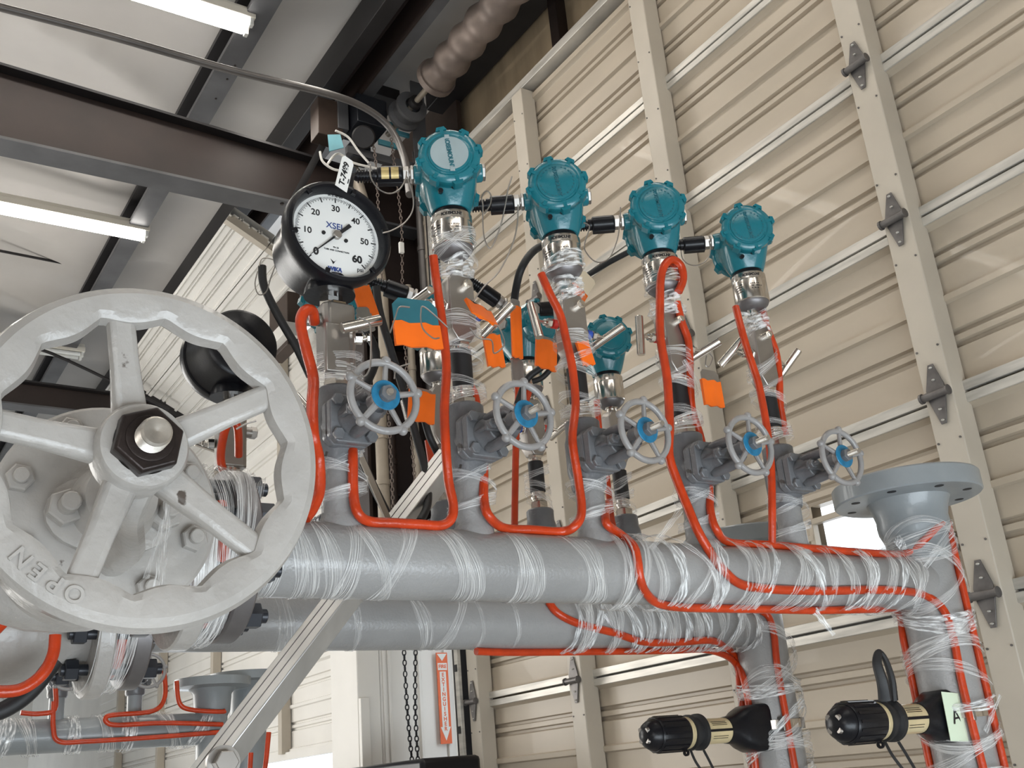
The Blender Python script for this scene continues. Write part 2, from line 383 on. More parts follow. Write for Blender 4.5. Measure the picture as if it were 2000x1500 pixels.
# window in the fourth section
wn = thing('window_1', 'small bright window in the tan overhead door beside the end flange', 'window', (W+.05, 2.18, 1.92), world=True, kind='structure')
MB().box((W+.05, 2.18, 1.925), (.03, .53, .02)).box((W+.05, 2.18, 2.20), (.03, .53, .02)).box((W+.05, 1.925, 2.06), (.03, .02, .29)).box((W+.05, 2.435, 2.06), (.03, .02, .29)).build('window_frame', 'wall', wn, bevel=.002)
g = bpy.data.materials.new('window_glass'); g.use_nodes = True; b = g.node_tree.nodes['Principled BSDF']; b.inputs['Transmission Weight'].default_value = 1; b.inputs['Roughness'].default_value = .02; b.inputs['IOR'].default_value = 1.1
MB().box((W+.06, 2.18, 2.06), (.004, .5, .27)).build('pane', g, wn)
# second door, raised: lower sections hang in the vertical track, the upper ones lean in the curved track
d2 = thing('door_2', 'second sectional door beyond the brown column, raised and leaning inward at the top', 'door', (W, 8.5, 1.74), world=True, kind='structure')
for k in range(5): section_mesh(6.25, 13.2, 1.74+.61*k).build('door_section', 'wall' if 0 else 'whitep', d2, ang=25)
hp = V((W+.05, 0, 1.74+.61*5+.05))
for k in range(2):
    m_ = section_mesh(6.25, 13.2, 0)
    ca, sa = math.cos(math.radians(62)), math.sin(math.radians(62)); T = Matrix.Translation((W+.05-.61*k*sa, 0, hp.z+.61*k*ca)) @ Matrix.Rotation(math.radians(-62), 4, 'Y') @ Matrix.Diagonal((1, 1, 1-.45*k, 1)) @ Matrix.Translation((-(W+.05), 0, 0))
    m_.build('door_section', 'whitep', d2, ang=25, T=None) if 0 else None
    vs2 = MB(); vs2.v = [T @ V(p) for p in m_.v]; vs2.f = m_.f; vs2.build('door_section', 'whitep', d2, ang=25)
    for y in (6.3, 7.9, 9.5, 11.1):
        s_ = MB().box((W+.02, y, .305), (.06, .06, .6)); s2 = MB(); s2.v = [T @ V(p) for p in s_.v]; s2.f = s_.f; s2.build('stile', 'darkst' if y > 7 else 'stile', d2)
for y in (7.35, 8.9, 10.5, 12.1): MB().box((W+.01, y, 3.27), (.07, .07, 3.05)).build('stile', 'stile', d2, bevel=.003)
MB().box((W+.03, 9.7, 1.73), (.06, 6.9, .05)).build('bottom_seal', 'whitep', d2)
# ---- roof steel
def purlin(x, y0, y1, label, m='darkst', w=.13, h=.2):
    z = ceilz(x)-.0
    t = thing('roof_purlin', label, 'purlin', (x, (y0+y1)/2, z-h), world=True)
    MB().box((x+w/2-.008, (y0+y1)/2, z-h/2), (.012, y1-y0, h)).build('web', m, t)
    MB().box((x, (y0+y1)/2, z-h), (w, y1-y0, .012)).box((x-w/2, (y0+y1)/2, z-h+.012), (.01, y1-y0, .03)).build('flange', 'greyst', t)
    MB().box((x-w/2+.02, (y0+y1)/2, z-.02), (.07, y1-y0, .035)).build('upper_flange', 'darkst', t)
    b = MB()
    for yy in (5.15, 5.22, 5.29, 5.5): b.cyl((x+.02, yy-.2, z-h-.009), (x+.02, yy-.2, z-h-.002), .007, n=8)
    b.build('bolt', 'nutdark', t)
purlin(1.62, -4, 16, 'dark roof purlin crossing above the brown rafter, with a lighter grey lower flange')
purlin(0., -4, 16, 'roof purlin nearest the camera above the aisle')
purlin(-1.65, -4, 16, 'roof purlin furthest from the overhead doors')
t = thing('eave_strut', 'paired dark eave strut running along the ceiling beside the spring tube', 'beam', (2.28, 6, 5.4), world=True)
MB().box((2.2, 6, 5.53), (.1, 20, .22)).build('channel', 'darkst', t, bevel=.004); MB().box((2.37, 6, 5.51), (.012, 20, .22)).box((2.30, 6, 5.60), (.14, 20, .01)).build('web', 'brownst', t)
MB().box((2.41, 6, 5.42), (.09, 20, .02)).build('flange', 'greyst', t)
def rafter(y, label, x0=-3.4, zb=(4.70, 4.755), zt=(5.36, 5.07)):
    t = thing('roof_rafter', label, 'beam', (0, y, 4.7), world=True)
    x1 = 2.95; a = MB(); th = .012
    a.add([(x0, y-th/2, zb[0]), (x1, y-th/2, zb[1]), (x1, y-th/2, zt[1]), (x0, y-th/2, zt[0]), (x0, y+th/2, zb[0]), (x1, y+th/2, zb[1]), (x1, y+th/2, zt[1]), (x0, y+th/2, zt[0])],
          [(0, 1, 2, 3), (4, 5, 6, 7), (0, 1, 5, 4), (3, 2, 6, 7), (0, 3, 7, 4), (1, 2, 6, 5)])
    a.build('web', 'brownst', t)
    for nm, zz, wd, mm in (('bottom_flange', zb, .17, 'greyst'), ('top_flange', zt, .15, 'darkst')):
        f = MB(); v = [(x, y+s*wd/2, z+q) for x, z in ((x0, zz[0]), (x1, zz[1])) for s in (-1, 1) for q in (-.008, .008)]
        f.add(v, [(0, 1, 3, 2), (4, 5, 7, 6), (0, 1, 5, 4), (2, 3, 7, 6), (0, 2, 6, 4), (1, 3, 7, 5)]); f.build(nm, mm, t)
    b = MB()
    for x in (2.0, 2.1, .6): b.cyl((x, y-.05, zb[1]-.022), (x, y-.05, zb[1]-.008), .012, n=6)
    b.build('bolt', 'nutdark', t); return t
rafter(5.2, 'deep rust-brown roof rafter running to the column at the overhead door')
rafter(9.6, 'far roof rafter seen through the spokes of the big handwheel', zb=(4.95, 4.88), zt=(5.2, 5.1))
t = MB(); a_, b_ = V((2.33, 4.93, 5.42)), V((2.06, 5.12, 4.76)); t.tube([a_, b_], .035, 4, flat=.25)
tag(t.build('fly_brace', 'greyst'), 'slanting grey angle brace from the eave strut down to the rafter', 'brace')
# column
t = thing('steel_column', 'rust-brown steel column between the two overhead doors', 'column', (2.7, 5.25, 0), world=True)
MB().box((2.5, 5.25, 2.5), (.02, .24, 5.0)).build('inner_flange', 'brownst', t); MB().box((2.72, 5.25, 2.5), (.42, .014, 5.0)).build('web', 'brownst', t); MB().box((2.94, 5.25, 2.5), (.02, .24, 5.0)).build('outer_flange', 'brownst', t)
MB().box((2.7, 5.18, 3.95), (.38, .13, .012)).box((2.7, 5.18, 3.0), (.38, .13, .012)).build('stiffener', 'darkst', t)
tag(MB().box((2.98, 5.42, 4.05), (.03, 1.5, 3.1)).build('back_panel', 'brownbox'), 'dark brown board closing the bay behind the column', 'panel')
# jamb parts under the header
tag(MB().box((2.44, 5.28, 1.2), (.13, .34, 2.4)).build('jamb_cover', 'whitep', bevel=.006), 'white sheet metal cover left of the hanging chains, under the rear header', 'cover')
tag(MB().box((2.40, 5.09, .95), (.05, .03, 1.9)).build('cover_angle', 'whitep', bevel=.003), 'narrow white angle bolted onto the front of the jamb cover', 'angle')
wb_ = MB(); wb_.box((2.73, 5.13, 1.25), (.44, .02, 2.5))
for x in (2.53, 2.56, 2.74, 2.90): wb_.box((x, 5.12, 1.25), (.018, .03, 2.5))
tag(wb_.build('jamb_panel', 'whitep', bevel=.003), 'white ribbed sheet behind the two hanging chains', 'panel')
t = thing('door_track', 'dark vertical door track left of the tan overhead door', 'door track', (2.8, 4.87, 0), world=True)
MB().box((2.83, 4.80, 2.4), (.1, .05, 4.8)).build('angle', 'darkst', t, bevel=.003); MB().box((2.77, 4.755, 2.4), (.02, .035, 4.8)).build('rail', 'galv', t, bevel=.002)
b = MB()
for k in range(12): b.box((2.758, 4.755, .5+.3*k), (.004, .018, .035))
b.build('slot', 'ink', t)
# sign on the jamb
t = thing('fire_extinguisher_sign', 'vertical orange and white FIRE EXTINGUISHER arrow sign on white jamb', 'sign', (2.87, 5.03, 1.66), world=True)
SC = at(866, 1358, y=5.10); zt = at(864, 1275, y=5.10).z
st_ = fr((SC.x, 5.098, 0), (0, -1, 0), (1, 0, 0)); zt0 = zt
MB().prism([(-.034, zt-.47), (.034, zt-.47), (.034, zt), (-.034, zt)], 0, .004, st_).build('plate', 'signo', t)
MB().prism([(-.019, zt-.10), (-.019, zt-.385), (-.030, zt-.385), (0, zt-.455), (.030, zt-.385), (.019, zt-.385), (.019, zt-.10)], .004, .005, st_).build('arrow', 'white', t)
MB().prism([(-.028, zt-.055), (-.028, zt-.092), (.028, zt-.092), (.028, zt-.055)], .004, .005, st_).build('white_panel', 'white', t)
MB().prism([(-.03, zt-.006), (.03, zt-.006), (0, zt-.044)], .004, .005, st_).build('white_triangle', 'white', t)
text('FIRE', .026, 'signo', t, st_ @ Matrix.Translation((0, zt-.0735, .0054)), bold=.0008)
for i, ch in enumerate('EXTINGUISHER'): text(ch, .028, 'signo', t, st_ @ Matrix.Translation((0, zt-.118-.0252*i, .0054)), name='letter', bold=.0008)
# chains
def chain(pts, label, link=.030, r=.0034, m='blacksteel'):
    P = smooth(pts, 40); d = 0; out = [P[0]]
    for a, b in zip(P, P[1:]):
        d += (b-a).length
        if d >= link*.74: out.append(b); d = 0
    mb = MB()
    for i in range(len(out)-1):
        a, b = out[i], out[i+1]; t_ = (b-a).normalized(); u = t_.orthogonal().normalized(); v = t_.cross(u)
        u = u if i % 2 else v; c = (a+b)/2; ring = []
        for k in range(10):
            q = 2*PI*k/10; ring.append(c+t_*(link*.5*math.cos(q))+u*(link*.3*math.sin(q)))
        mb.tube(ring, r, 5, closed=True)
    return tag(mb.build('hoist_chain', m), label, 'chain', 'door hoist chains')
chain([at(788, 1250, y=4.9), at(795, 1380, y=4.9), at(806, 1500, y=4.9)], 'left one of two black chains hanging before the white jamb')
chain([at(812, 1250, y=4.85), at(811, 1380, y=4.85), at(817, 1500, y=4.85)], 'right one of two black chains hanging before the white jamb')
chain([at(728, 275, y=4.8), at(735, 330, y=4.8), at(741, 460, y=4.8), at(747, 560, y=4.8)], 'chain hanging from the hoist behind the black connector', .026, .003, 'spring')
chain([at(764, 270, y=4.8), at(770, 320, y=4.8), at(784, 440, y=4.8), at(787, 600, y=4.8), at(800, 800, y=4.8), at(812, 960, y=4.8)], 'chain with white clip hanging between gauge and first transmitter', .026, .003, 'spring')
chain([at(752, 700, y=4.8), at(764, 900, y=4.8), at(768, 1000, y=4.8)], 'chain running down beside the tan conduit behind first handwheel', .026, .003, 'spring')
p_ = at(784, 484, y=4.76); tag(MB().box(p_, (.03, .02, .07)).build('chain_clip', 'white', bevel=.004), 'small white clip on the chain beside the gauge', 'clip')
# conduits on the column
def vpipe(px, py0, py1, y, r, m, label, dx=0):
    a = at(px, py0, y=y); b = at(px, py1, y=y); x = (a.x+b.x)/2
    t = MB().cyl((x, y, min(b.z, 2.5)), (x, y, a.z), r, n=16)
    for k in range(1, 4): zz = b.z+(a.z-b.z)*k/4; t.cyl((x, y, zz), (x, y, zz+.03), r*1.15, n=16)
    return tag(t.build('conduit', m), label, 'conduit')
vpipe(745, 690, 1040, 5.0, .035, 'tanpipe', 'tan vertical conduit behind the first small handwheel')
vpipe(826, 300, 700, 4.95, .03, 'conduit', 'grey-brown conduit rising beside the first transmitter')
vpipe(805, 560, 900, 4.95, .022, 'tanpipe', 'slim tan conduit behind the orange tape tag')
vpipe(760, 600, 1020, 5.05, .03, 'brownst', 'rusty vertical pipe between the column and chains')
vpipe(838, 380, 640, 4.9, .02, 'tanpipe', 'thin brown pipe just left of first transmitter')
cable('conduit', [at(690, 330, y=5.0), at(712, 400, y=4.95), at(728, 470, y=4.95), at(745, 560, y=4.95), at(752, 700, y=4.95)], .034, 'tanpipe', 'bent tan conduit running down behind the pressure gauge', 'conduit')
# long grey conduit under the roof bending down
cable('conduit', [at(-40, 4, z=4.75), at(200, 66, z=4.75), at(450, 137, z=4.75), at(640, 183, z=4.75), at(720, 215, z=4.74), at(765, 255, z=4.66), at(790, 310, z=4.45), at(800, 380, z=4.1)], .019, 'conduit', 'long grey conduit crossing under the roof and bending down at hoist', 'conduit', k=8)
cable('ceiling_cable', [at(-20, 486, y=8.2), at(180, 525, y=8.4), at(390, 566, y=8.6)], .011, 'darkst', 'thin black cable under the ceiling left of the gauge', 'cable')
cable('ceiling_cable', [at(-20, 660, y=9.2), at(100, 690, y=9.3), at(330, 800, y=9.3)], .014, 'darkst', 'dark cable near the far rafter behind the big handwheel', 'cable')
# lamps
def lamp(x1, y, lab, on=True, z=5.42, L=2.44):
    t = thing('fluorescent_lamp', lab, 'lamp', (x1-L/2, y, z), group=None, world=True)
    MB().box((x1-L/2, y, z+.045), (L, .13, .05)).box((x1-L/2, y, z+.09), (L, .05, .05)).build('housing', 'lampw', t, bevel=.004)
    for dy in (-.042, .042): MB().cyl((x1-L+.03, y+dy, z), (x1-.04, y+dy, z), .019, n=14).build('tube', 'tube' if on else 'tubeoff', t)
    for dy in (-.042, .042):
        MB().box((x1-.02, y+dy, z+.002), (.022, .034, .055)).build('lamp_holder', 'white', t, bevel=.003)
    return t
lamp(1.60, 4.55, 'lit twin-tube lamp at the top edge above the brown rafter')
lamp(1.70, 7.07, 'lit twin-tube lamp below the rafter left of the pressure gauge')
lamp(1.76, 9.5, 'unlit white twin-tube lamp seen through the big handwheel', on=False)
lamp(1.60, 1.9, 'added unseen twin-tube lamp overhead before the overhead door')  # this lamp and the next three are out of view, added for overhead light
lamp(1.60, -.8, 'added unseen twin-tube lamp overhead furthest right')
lamp(-1.1, 4.55, 'added unseen twin-tube lamp over the aisle, left row')
lamp(-1.1, 1.9, 'added unseen twin-tube lamp over the aisle, middle row')
# torsion spring tube over the door
a_, b_ = at(850, 135, x=2.62), at(1000, -40, x=2.62); zc = 5.28
t = thing('torsion_spring', 'dusty coiled torsion spring tube mounted over the overhead door', 'spring', (2.62, 3.6, 5.12), world=True)
pr_ = []; L_ = 3.2; nseg = 200
for i in range(nseg+1):
    s = i/nseg; pr_.append((.098+.010*math.cos(2*PI*s*L_/.17), s*L_))
MB().lathe(pr_, fr((2.62, 4.30, zc), (0, -1, 0)), 20).build('coil', 'spring', t)
MB().cyl((2.62, 4.30, zc), (2.62, 4.34, zc), .118, n=24).build('end_cone', 'spring', t)
MB().cyl((2.62, 4.95, zc), (2.62, 1.0, zc), .018, n=12).build('shaft', 'tanpipe', t)
t = thing('cable_drum', 'grey cable drum at the end of the spring shaft', 'drum', (2.62, 4.66, zc-.1), world=True)
MB().lathe([(.03, 0), (.105, 0), (.105, .02), (.08, .03), (.08, .09), (.1, .10), (.1, .12), (.05, .13), (.05, .08)], fr((2.62, 4.74, zc), (0, -1, 0)), 28).build('drum', 'greyst', t)
MB().cyl((2.62, 4.60, zc), (2.62, 4.56, zc), .04, n=12).build('collar', 'darkst', t)
tag(MB().box((2.93, 1.7, 5.56), (.16, 6.3, .18)).build('eave_beam', 'darkst', bevel=.005), 'black eave beam above the tan boards at top centre', 'beam')
tag(MB().box((2.75, 4.78, 5.15), (.09, .012, .9)).build('bearing_plate', 'greyst'), 'grey upright bearing plate under the cable drum', 'plate')
tag(MB().box((2.6, 4.86, 5.02), (.62, .03, .05)).build('support_angle', 'greyst'), 'dark horizontal support angle behind the cable drum', 'angle')
# hoist operator
o3 = at(690, 250, y=4.9)
t = thing('door_operator', 'dark door hoist operator with pale cyan plates under the eave strut', 'hoist', o3-V((0, 0, .25)), world=True)
def pb(px, py, y, d, m, nm, bev=.004): return MB().box(at(px, py, y=y), d).build(nm, m, t, bevel=bev)
pb(638, 240, 4.95, (.16, .12, .26), 'brownbox', 'gear_box'); pb(664, 230, 4.93, (.07, .1, .22), 'greyst', 'bracket')
pb(712, 235, 4.9, (.20, .22, .20), 'blacksteel', 'motor'); pb(742, 238, 4.86, (.26, .02, .035), 'cyan', 'cyan_strap'); pb(762, 283, 4.86, (.16, .02, .035), 'cyan', 'cyan_strap'); pb(785, 262, 4.88, (.1, .02, .03), 'cyan', 'cyan_strap')
MB().cyl(at(710, 268, y=4.78), at(710, 268, y=4.86), .07, n=24, bev=.008).build('chain_wheel', 'darkst', t); pb(740, 195, 5.0, (.2, .2, .08), 'darkst', 'gear_cover'); pb(700, 300, 4.9, (.12, .1, .12), 'blacksteel', 'clutch_housing')
q_ = at(652, 279, y=4.7); MB().prism([(-.04, -.05), (.045, -.05), (.05, .04), (-.02, .06)], 0, .006, fr(q_, (-.5, -.85, 0), (.85, -.5, 0.25))).build('cyan_plate', 'cyan', t)
for pl_ in ([(625, 296), (630, 315), (650, 330), (672, 334)], [(655, 255), (680, 268), (700, 295), (720, 318)], [(640, 320), (660, 300), (690, 318), (740, 330)]):
    part_tube('wire', [at(a, b, y=4.75) for a, b in pl_], .007, 'whitep', t)
# brown box and black pieces behind gauge
tag(MB().box(at(556, 640, x=2.6), (.1, .36, .42)).build('wall_box', 'brownbox', bevel=.006), 'dark brown box on the wall left of the red loop', 'box')
tag(MB().box(at(540, 672, x=2.55), (.12, .6, .1)).build('wall_shelf', 'whitep', bevel=.004), 'pale ledge under the brown wall box', 'ledge')
tag(MB().box(at(500, 540, x=2.5), (.04, 2.6, .05)).build('wall_rail', 'darkst'), 'dark rail across the raised door behind the gauge', 'rail')
t = thing('chain_motor_box', 'black equipment box top at the lower edge under the two chains', 'box', (2.35, 4.6, 1.2), world=True)
MB().box((2.4, 4.62, 1.40), (.3, .8, .33)).build('housing', 'black', t, bevel=.02); MB().box((2.4, 4.95, 1.36), (.24, .35, .36)).build('cover', 'brownbox', t, bevel=.01)
# ================================================================ SKID: headers, valves, instruments
YA, YB, ZH, RH = 1.53, 2.08, 1.793, .060
RX = [.69, .94, 1.205, 1.475, 1.745]
ZV = 2.012
def bolt_ring(parent, c, ax, R, n, t, r=.012, m='pipe', ph=0., nm='bolt', stud=True):
    """hex bolt heads on a flange of axis ax (unit vector), both ends at +-t"""
    out = []
    for i in range(n):
        a = 2*PI*i/n+ph; z = V(ax); u = V((0, 0, 1)) if abs(z.z) < .9 else V((1, 0, 0)); v = z.cross(u)
        p = V(c)+u*R*math.cos(a)+v*R*math.sin(a); mb = MB()
        for s in (-1, 1): mb.hexn(p+z*s*t, p+z*s*(t+r*.95), r)
        mb.cyl(p-z*(t+r*1.5), p+z*(t+r*1.5), r*.55, n=10, bev=.001)
        out.append(mb.build(nm, m, parent))
    return out
def header(y, zh, lab, nbolt, wheel_side):
    t = thing('header_pipe', lab, 'pipe', (1.2, y, zh-RH), group=None, world=True)
    MB().cyl((.52, y, zh), (2.17, y, zh), RH, n=64).build('pipe_run', 'pipe', t)
    xe = 2.17; rv = .068
    v = MB(); v.lathe([(rv, -.9), (rv, .0), (rv, .055)], Matrix.Translation((xe, y, zh)), 56, close=False)
    v.cyl((xe, y, 0), (xe, y, zh-.85), rv, n=56); v.build('down_pipe', 'pipe', t)
    MB().lathe([(rv, .05), (rv+.004, .07), (rv+.004, .085), (rv+.004, .10), (.082, .125), (.0835, .14), (.0825, .155), (.088, .18), (.097, .20)], Matrix.Translation((xe, y, zh)), 56, close=False).build('reducer', 'pipe2', t)
    fl = MB(); prof = [(.06, .205), (.097, .198), (.168, .200), (.1715, .2035), (.1715, .243), (.168, .247), (.1, .247), (.098, .254), (.06, .254)]
    fo = MB().ring(prof, Matrix.Translation((xe, y, zh)), 72).build('end_flange', 'pipe2', t)
    for i in range(8):
        a = 2*PI*(i+.5)/8; c = V((xe+.137*math.cos(a), y+.137*math.sin(a), zh+.1985)); MB().cyl(c, c+V((0, 0, .05)), .0105, n=16).build('bolt_hole', 'ink', fo)
    MB().cyl((xe, y, zh+.20), (xe, y, zh+.225), .095, n=32).build('bore', 'darkst', fo)
    MB().cyl((xe+.03, y+.02, zh+.25), (xe+.03, y+.02, zh+.262), .045, n=24, bev=.003).build('gasket_plug', 'black', fo)
    # riser stubs with weld collars
    for i, x in enumerate(RX):
        MB().lathe([(.037, zh+.045), (.036, zh+.062), (.0315, zh+.07), (.030, zh+.078), (.030, zh+.105), (.031, zh+.108), (.0275, zh+.115), (.0275, ZV-.03)], Matrix.Translation((x, y, 0)), 32, close=False).build('riser_stub', 'pipe', t)
    # left end: flanges
    return t
HA = header(YA, ZH, 'front grey header pipe with five risers, wrapped in clear film and red cable', 8, -1)
HB = header(YB, ZH-.005, 'rear grey header pipe lying just below and behind the front one', 8, 1)
# ---- big gate valve with flanges and handwheel
def tapered(mb, a, b, wa, wb, ha, hb, n=1):
    """spoke: rounded bar from a to b in the plane perpendicular to y"""
    a, b = V(a), V(b); t = (b-a).normalized(); s = t.cross(V((0, 1, 0))).normalized(); vs = []
    for p, w_, h_ in ((a, wa, ha), (a.lerp(b, .5), (wa+wb)/2*.9, (ha+hb)/2*.9), (b, wb, hb)):
        for u, v in ((-.5, -.2), (-.36, -.5), (.36, -.5), (.5, -.2), (.42, .5), (-.42, .5)): vs.append(p+s*w_*u+V((0, 1, 0))*h_*v)
    fs = []
    for j in range(2):
        for k in range(6): fs.append((j*6+k, j*6+(k+1) % 6, j*6+6+(k+1) % 6, j*6+6+k))
    fs += [(5, 4, 3, 2, 1, 0), (12, 13, 14, 15, 16, 17)]
    return mb.add(vs, fs)
def big_valve(x, y, z, side, label, wheel_at=None):
    t = thing('gate_valve', label, 'valve', (x, y, z-.17), world=True)
    s = side
    # body: bulb on the pipe axis, neck along -y
    b = MB(); b.lathe([(.07, -.17), (.068, -.13), (.085, -.09), (.1, -.04), (.102, 0), (.1, .04), (.085, .09), (.068, .13), (.07, .17)], fr((x, y, z), (1, 0, 0)), 40)
    b.lathe([(.098, 0), (.1, .09), (.088, .12), (.09, .2)], fr((x, y, z), (0, s, 0)), 40); b.build('body', 'cast', t)
    for sx in (-1, 1):
        f = MB().lathe([(.125, 0), (.128, .003), (.128, .027), (.125, .03), (.08, .03), (.08, .034)], fr((x+sx*.145, y, z), (sx, 0, 0)), 56).build('flange', 'darkcone' if 0 else 'cast', t)
    # bonnet flange pair, lobed plate facing the handwheel
    fy = y+s*.205
    MB().lathe([(.124, 0), (.128, .004), (.128, .03), (.124, .034)], fr((x, fy-s*.02, z), (0, s, 0)), 64).build('body_flange', 'cast', t)
    bf = MB().lathe([(.128, .0), (.131, .004), (.131, .03), (.127, .034), (.06, .036), (.052, .05), (.045, .09), (.04, .10)], fr((x, fy+s*.02, z), (0, s, 0)), 64).build('bonnet', 'cast', t)
    for i in range(8):
        a = 2*PI*(i+.5)/8+.1; p = V((x+.105*math.cos(a), fy+s*.052, z+.105*math.sin(a)))
        MB().hexn(p, p+V((0, s*.016, 0)), .0165, .002, ph=i).cyl(p, p+V((0, s*.026, 0)), .009, n=16, bev=.0015).build('bonnet_bolt', 'cast', t)
        p2 = V((p.x, fy-s*.035, p.z)); MB().hexn(p2, p2+V((0, s*.016, 0)), .0165, .002, ph=i).build('bonnet_bolt', 'cast', t)
    return t, bf
XV = .275
BVA, _ = big_valve(XV, YA, ZH-.01, -1, 'big grey cast gate valve behind the large spoked handwheel at left')
WC = V((.2375, .95, 1.755)); 
def yoke_and_wheel():
    t = BVA; top = WC+V((0, .02, 0)); base = V((XV, YA-.30, ZH-.02))
    for sz in (-1, 1):
        pts = smooth([base+V((0, .06, sz*.05)), base+V((0, 0, sz*.058)), base+V((0, -.07, sz*.055)), top+V((0, .05, sz*.038)), top+V((0, .01, sz*.02))], 5)
        MB().tube(pts, .0125, 10, flat=1.5).build('yoke_arm', 'cast', t)
    MB().lathe([(.045, 0), (.048, .004), (.048, .014), (.03, .018), (.028, .045)], fr(base+V((0, .03, 0)), (0, -1, 0)), 32, sq=lambda a: 1+.55*abs(math.cos(a))**3).build('gland_flange', 'cast', t)
    for sx in (-1, 1):
        p = base+V((sx*.055, .012, 0)); MB().hexn(p, p+V((0, -.02, 0)), .021, .002, ph=.4).cyl(p, p+V((0, -.045, 0)), .011, n=16, bev=.002).build('gland_nut', 'cast', t)
    MB().tube([base+V((0, .05, 0)), top+V((0, .01, 0))], .014, 16).build('stem', 'stud', t)
    # handwheel
    hw = bpy.data.objects.new('handwheel', None)
    # rim with 14 scallops on the inner side
    R0 = .1655; n = 196; vs = []; fs = []
    prof = [(0, .004), (.0035, -.008), (.011, -.0135), (.027, -.0135), (.034, -.009), (.0365, .004), (.032, .013), (.016, .0165), (.004, .012)]
    m = len(prof)
    for i in range(n):
        a = 2*PI*i/n; sc_ = .90+.24*abs(math.cos(7*a+.5))
        for k, (d, h) in enumerate(prof):
            r = R0-d*(sc_ if d > .015 else 1)*1.02; vs.append(V((r*math.cos(a), h, r*math.sin(a)))+WC)
    for i in range(n):
        for k in range(m): fs.append((i*m+k, ((i+1) % n)*m+k, ((i+1) % n)*m+(k+1) % m, i*m+(k+1) % m))
    w_ = MB().add(vs, fs).build('handwheel', 'cast', t, ang=33)
    sub = lambda mb, nm, mm='cast', **k: mb.build(nm, mm, w_, **k)
    w_['_w'] = t['_w']
    HC = WC+V((-.006, .006, .003))
    for d in (103, 31, -40, -113, 174):
        a = math.radians(d); dirv = V((math.cos(a), 0, math.sin(a)))
        mb = MB(); tapered(mb, HC+dirv*.034+V((0, .012, 0)), WC+dirv*.142, .034, .027, .026, .018); sub(mb, 'spoke', bevel=.0035)
    sub(MB().lathe([(.036, -.028), (.041, -.022), (.042, .012), (.039, .018), (.029, .0205), (.029, .018)], fr(HC, (0, -1, 0)), 48), 'hub')
    for i, (ch, ang) in enumerate(zip('OPEN', (-113.5, -120.5, -127.0, -134.0))):
        a = math.radians(ang); p = WC+V((math.cos(a), 0, math.sin(a)))*.1465+V((0, -.0135, 0)); up = V((math.cos(a), 0, math.sin(a))); rt = V((math.sin(a), 0, -math.cos(a)))
        text(ch, .0205, 'cast', w_, Matrix.Translation(p) @ Matrix((rt, up, rt.cross(up))).transposed().to_4x4(), name='raised_letter', ext=.0022, bold=.0004)
    for ch, ang in (('W', -160), ('1', -166)):
        a = math.radians(ang); p = WC+V((math.cos(a), 0, math.sin(a)))*.143+V((0, -.0135, 0)); up = V((math.cos(a), 0, math.sin(a))); rt = V((math.sin(a), 0, -math.cos(a)))
        text(ch, .012, 'cast', w_, Matrix.Translation(p) @ Matrix((rt, up, rt.cross(up))).transposed().to_4x4(), name='raised_letter', ext=.0014)
    MB().lathe([(.0315, .0), (.0325, .002), (.0325, .017), (.0300, .020)], fr(HC+V((0, -.017, 0)), (0, -1, 0)), 6, ph=.35).lathe([(.022, .0195), (.022, .0215), (.019, .022)], fr(HC+V((0, -.017, 0)), (0, -1, 0)), 32).build('wheel_nut', 'nutdark', t, bevel=.001)
    pr_ = []
    for i in range(12): pr_ += [(.0148, .015+i*.002), (.0134, .016+i*.002)]
    MB().lathe(pr_+[(.0140, .041), (.0120, .043), (.003, .0425), (0.0001, .0415)], fr(HC+V((0, -.017, 0)), (0, -1, 0)), 32).build('stem_end', 'stud', t)
yoke_and_wheel()
BVB, _ = big_valve(XV, YB, ZH-.02, 1, 'second grey gate valve body low at the left edge, red cable round it')
# pipe side flanges
def end_flange(y, z, parent, lab=None):
    x = XV+.21
    MB().lathe([(.06, .055), (.075, .04), (.085, .033), (.125, .031), (.128, .028), (.128, .003), (.125, 0), (.07, 0)], fr((x, y, z), (1, 0, 0)), 56, close=False).build('weld_neck_flange', 'darkcone', parent)
    for k in range(8):
        a = 2*PI*(k+.5)/8; p = V((x, y+.103*math.sin(a), z+.103*math.cos(a)))
        mb = MB(); mb.hexn(p+V((-.105, 0, 0)), p+V((-.082, 0, 0)), .0195); mb.hexn(p+V((.032, 0, 0)), p+V((.055, 0, 0)), .0195); mb.cyl(p+V((-.112, 0, 0)), p+V((.066, 0, 0)), .0105, n=12, bev=.001)
        mb.build('flange_stud', 'blacksteel', parent)
end_flange(YA, ZH, HA); end_flange(YB, ZH-.005, HB)
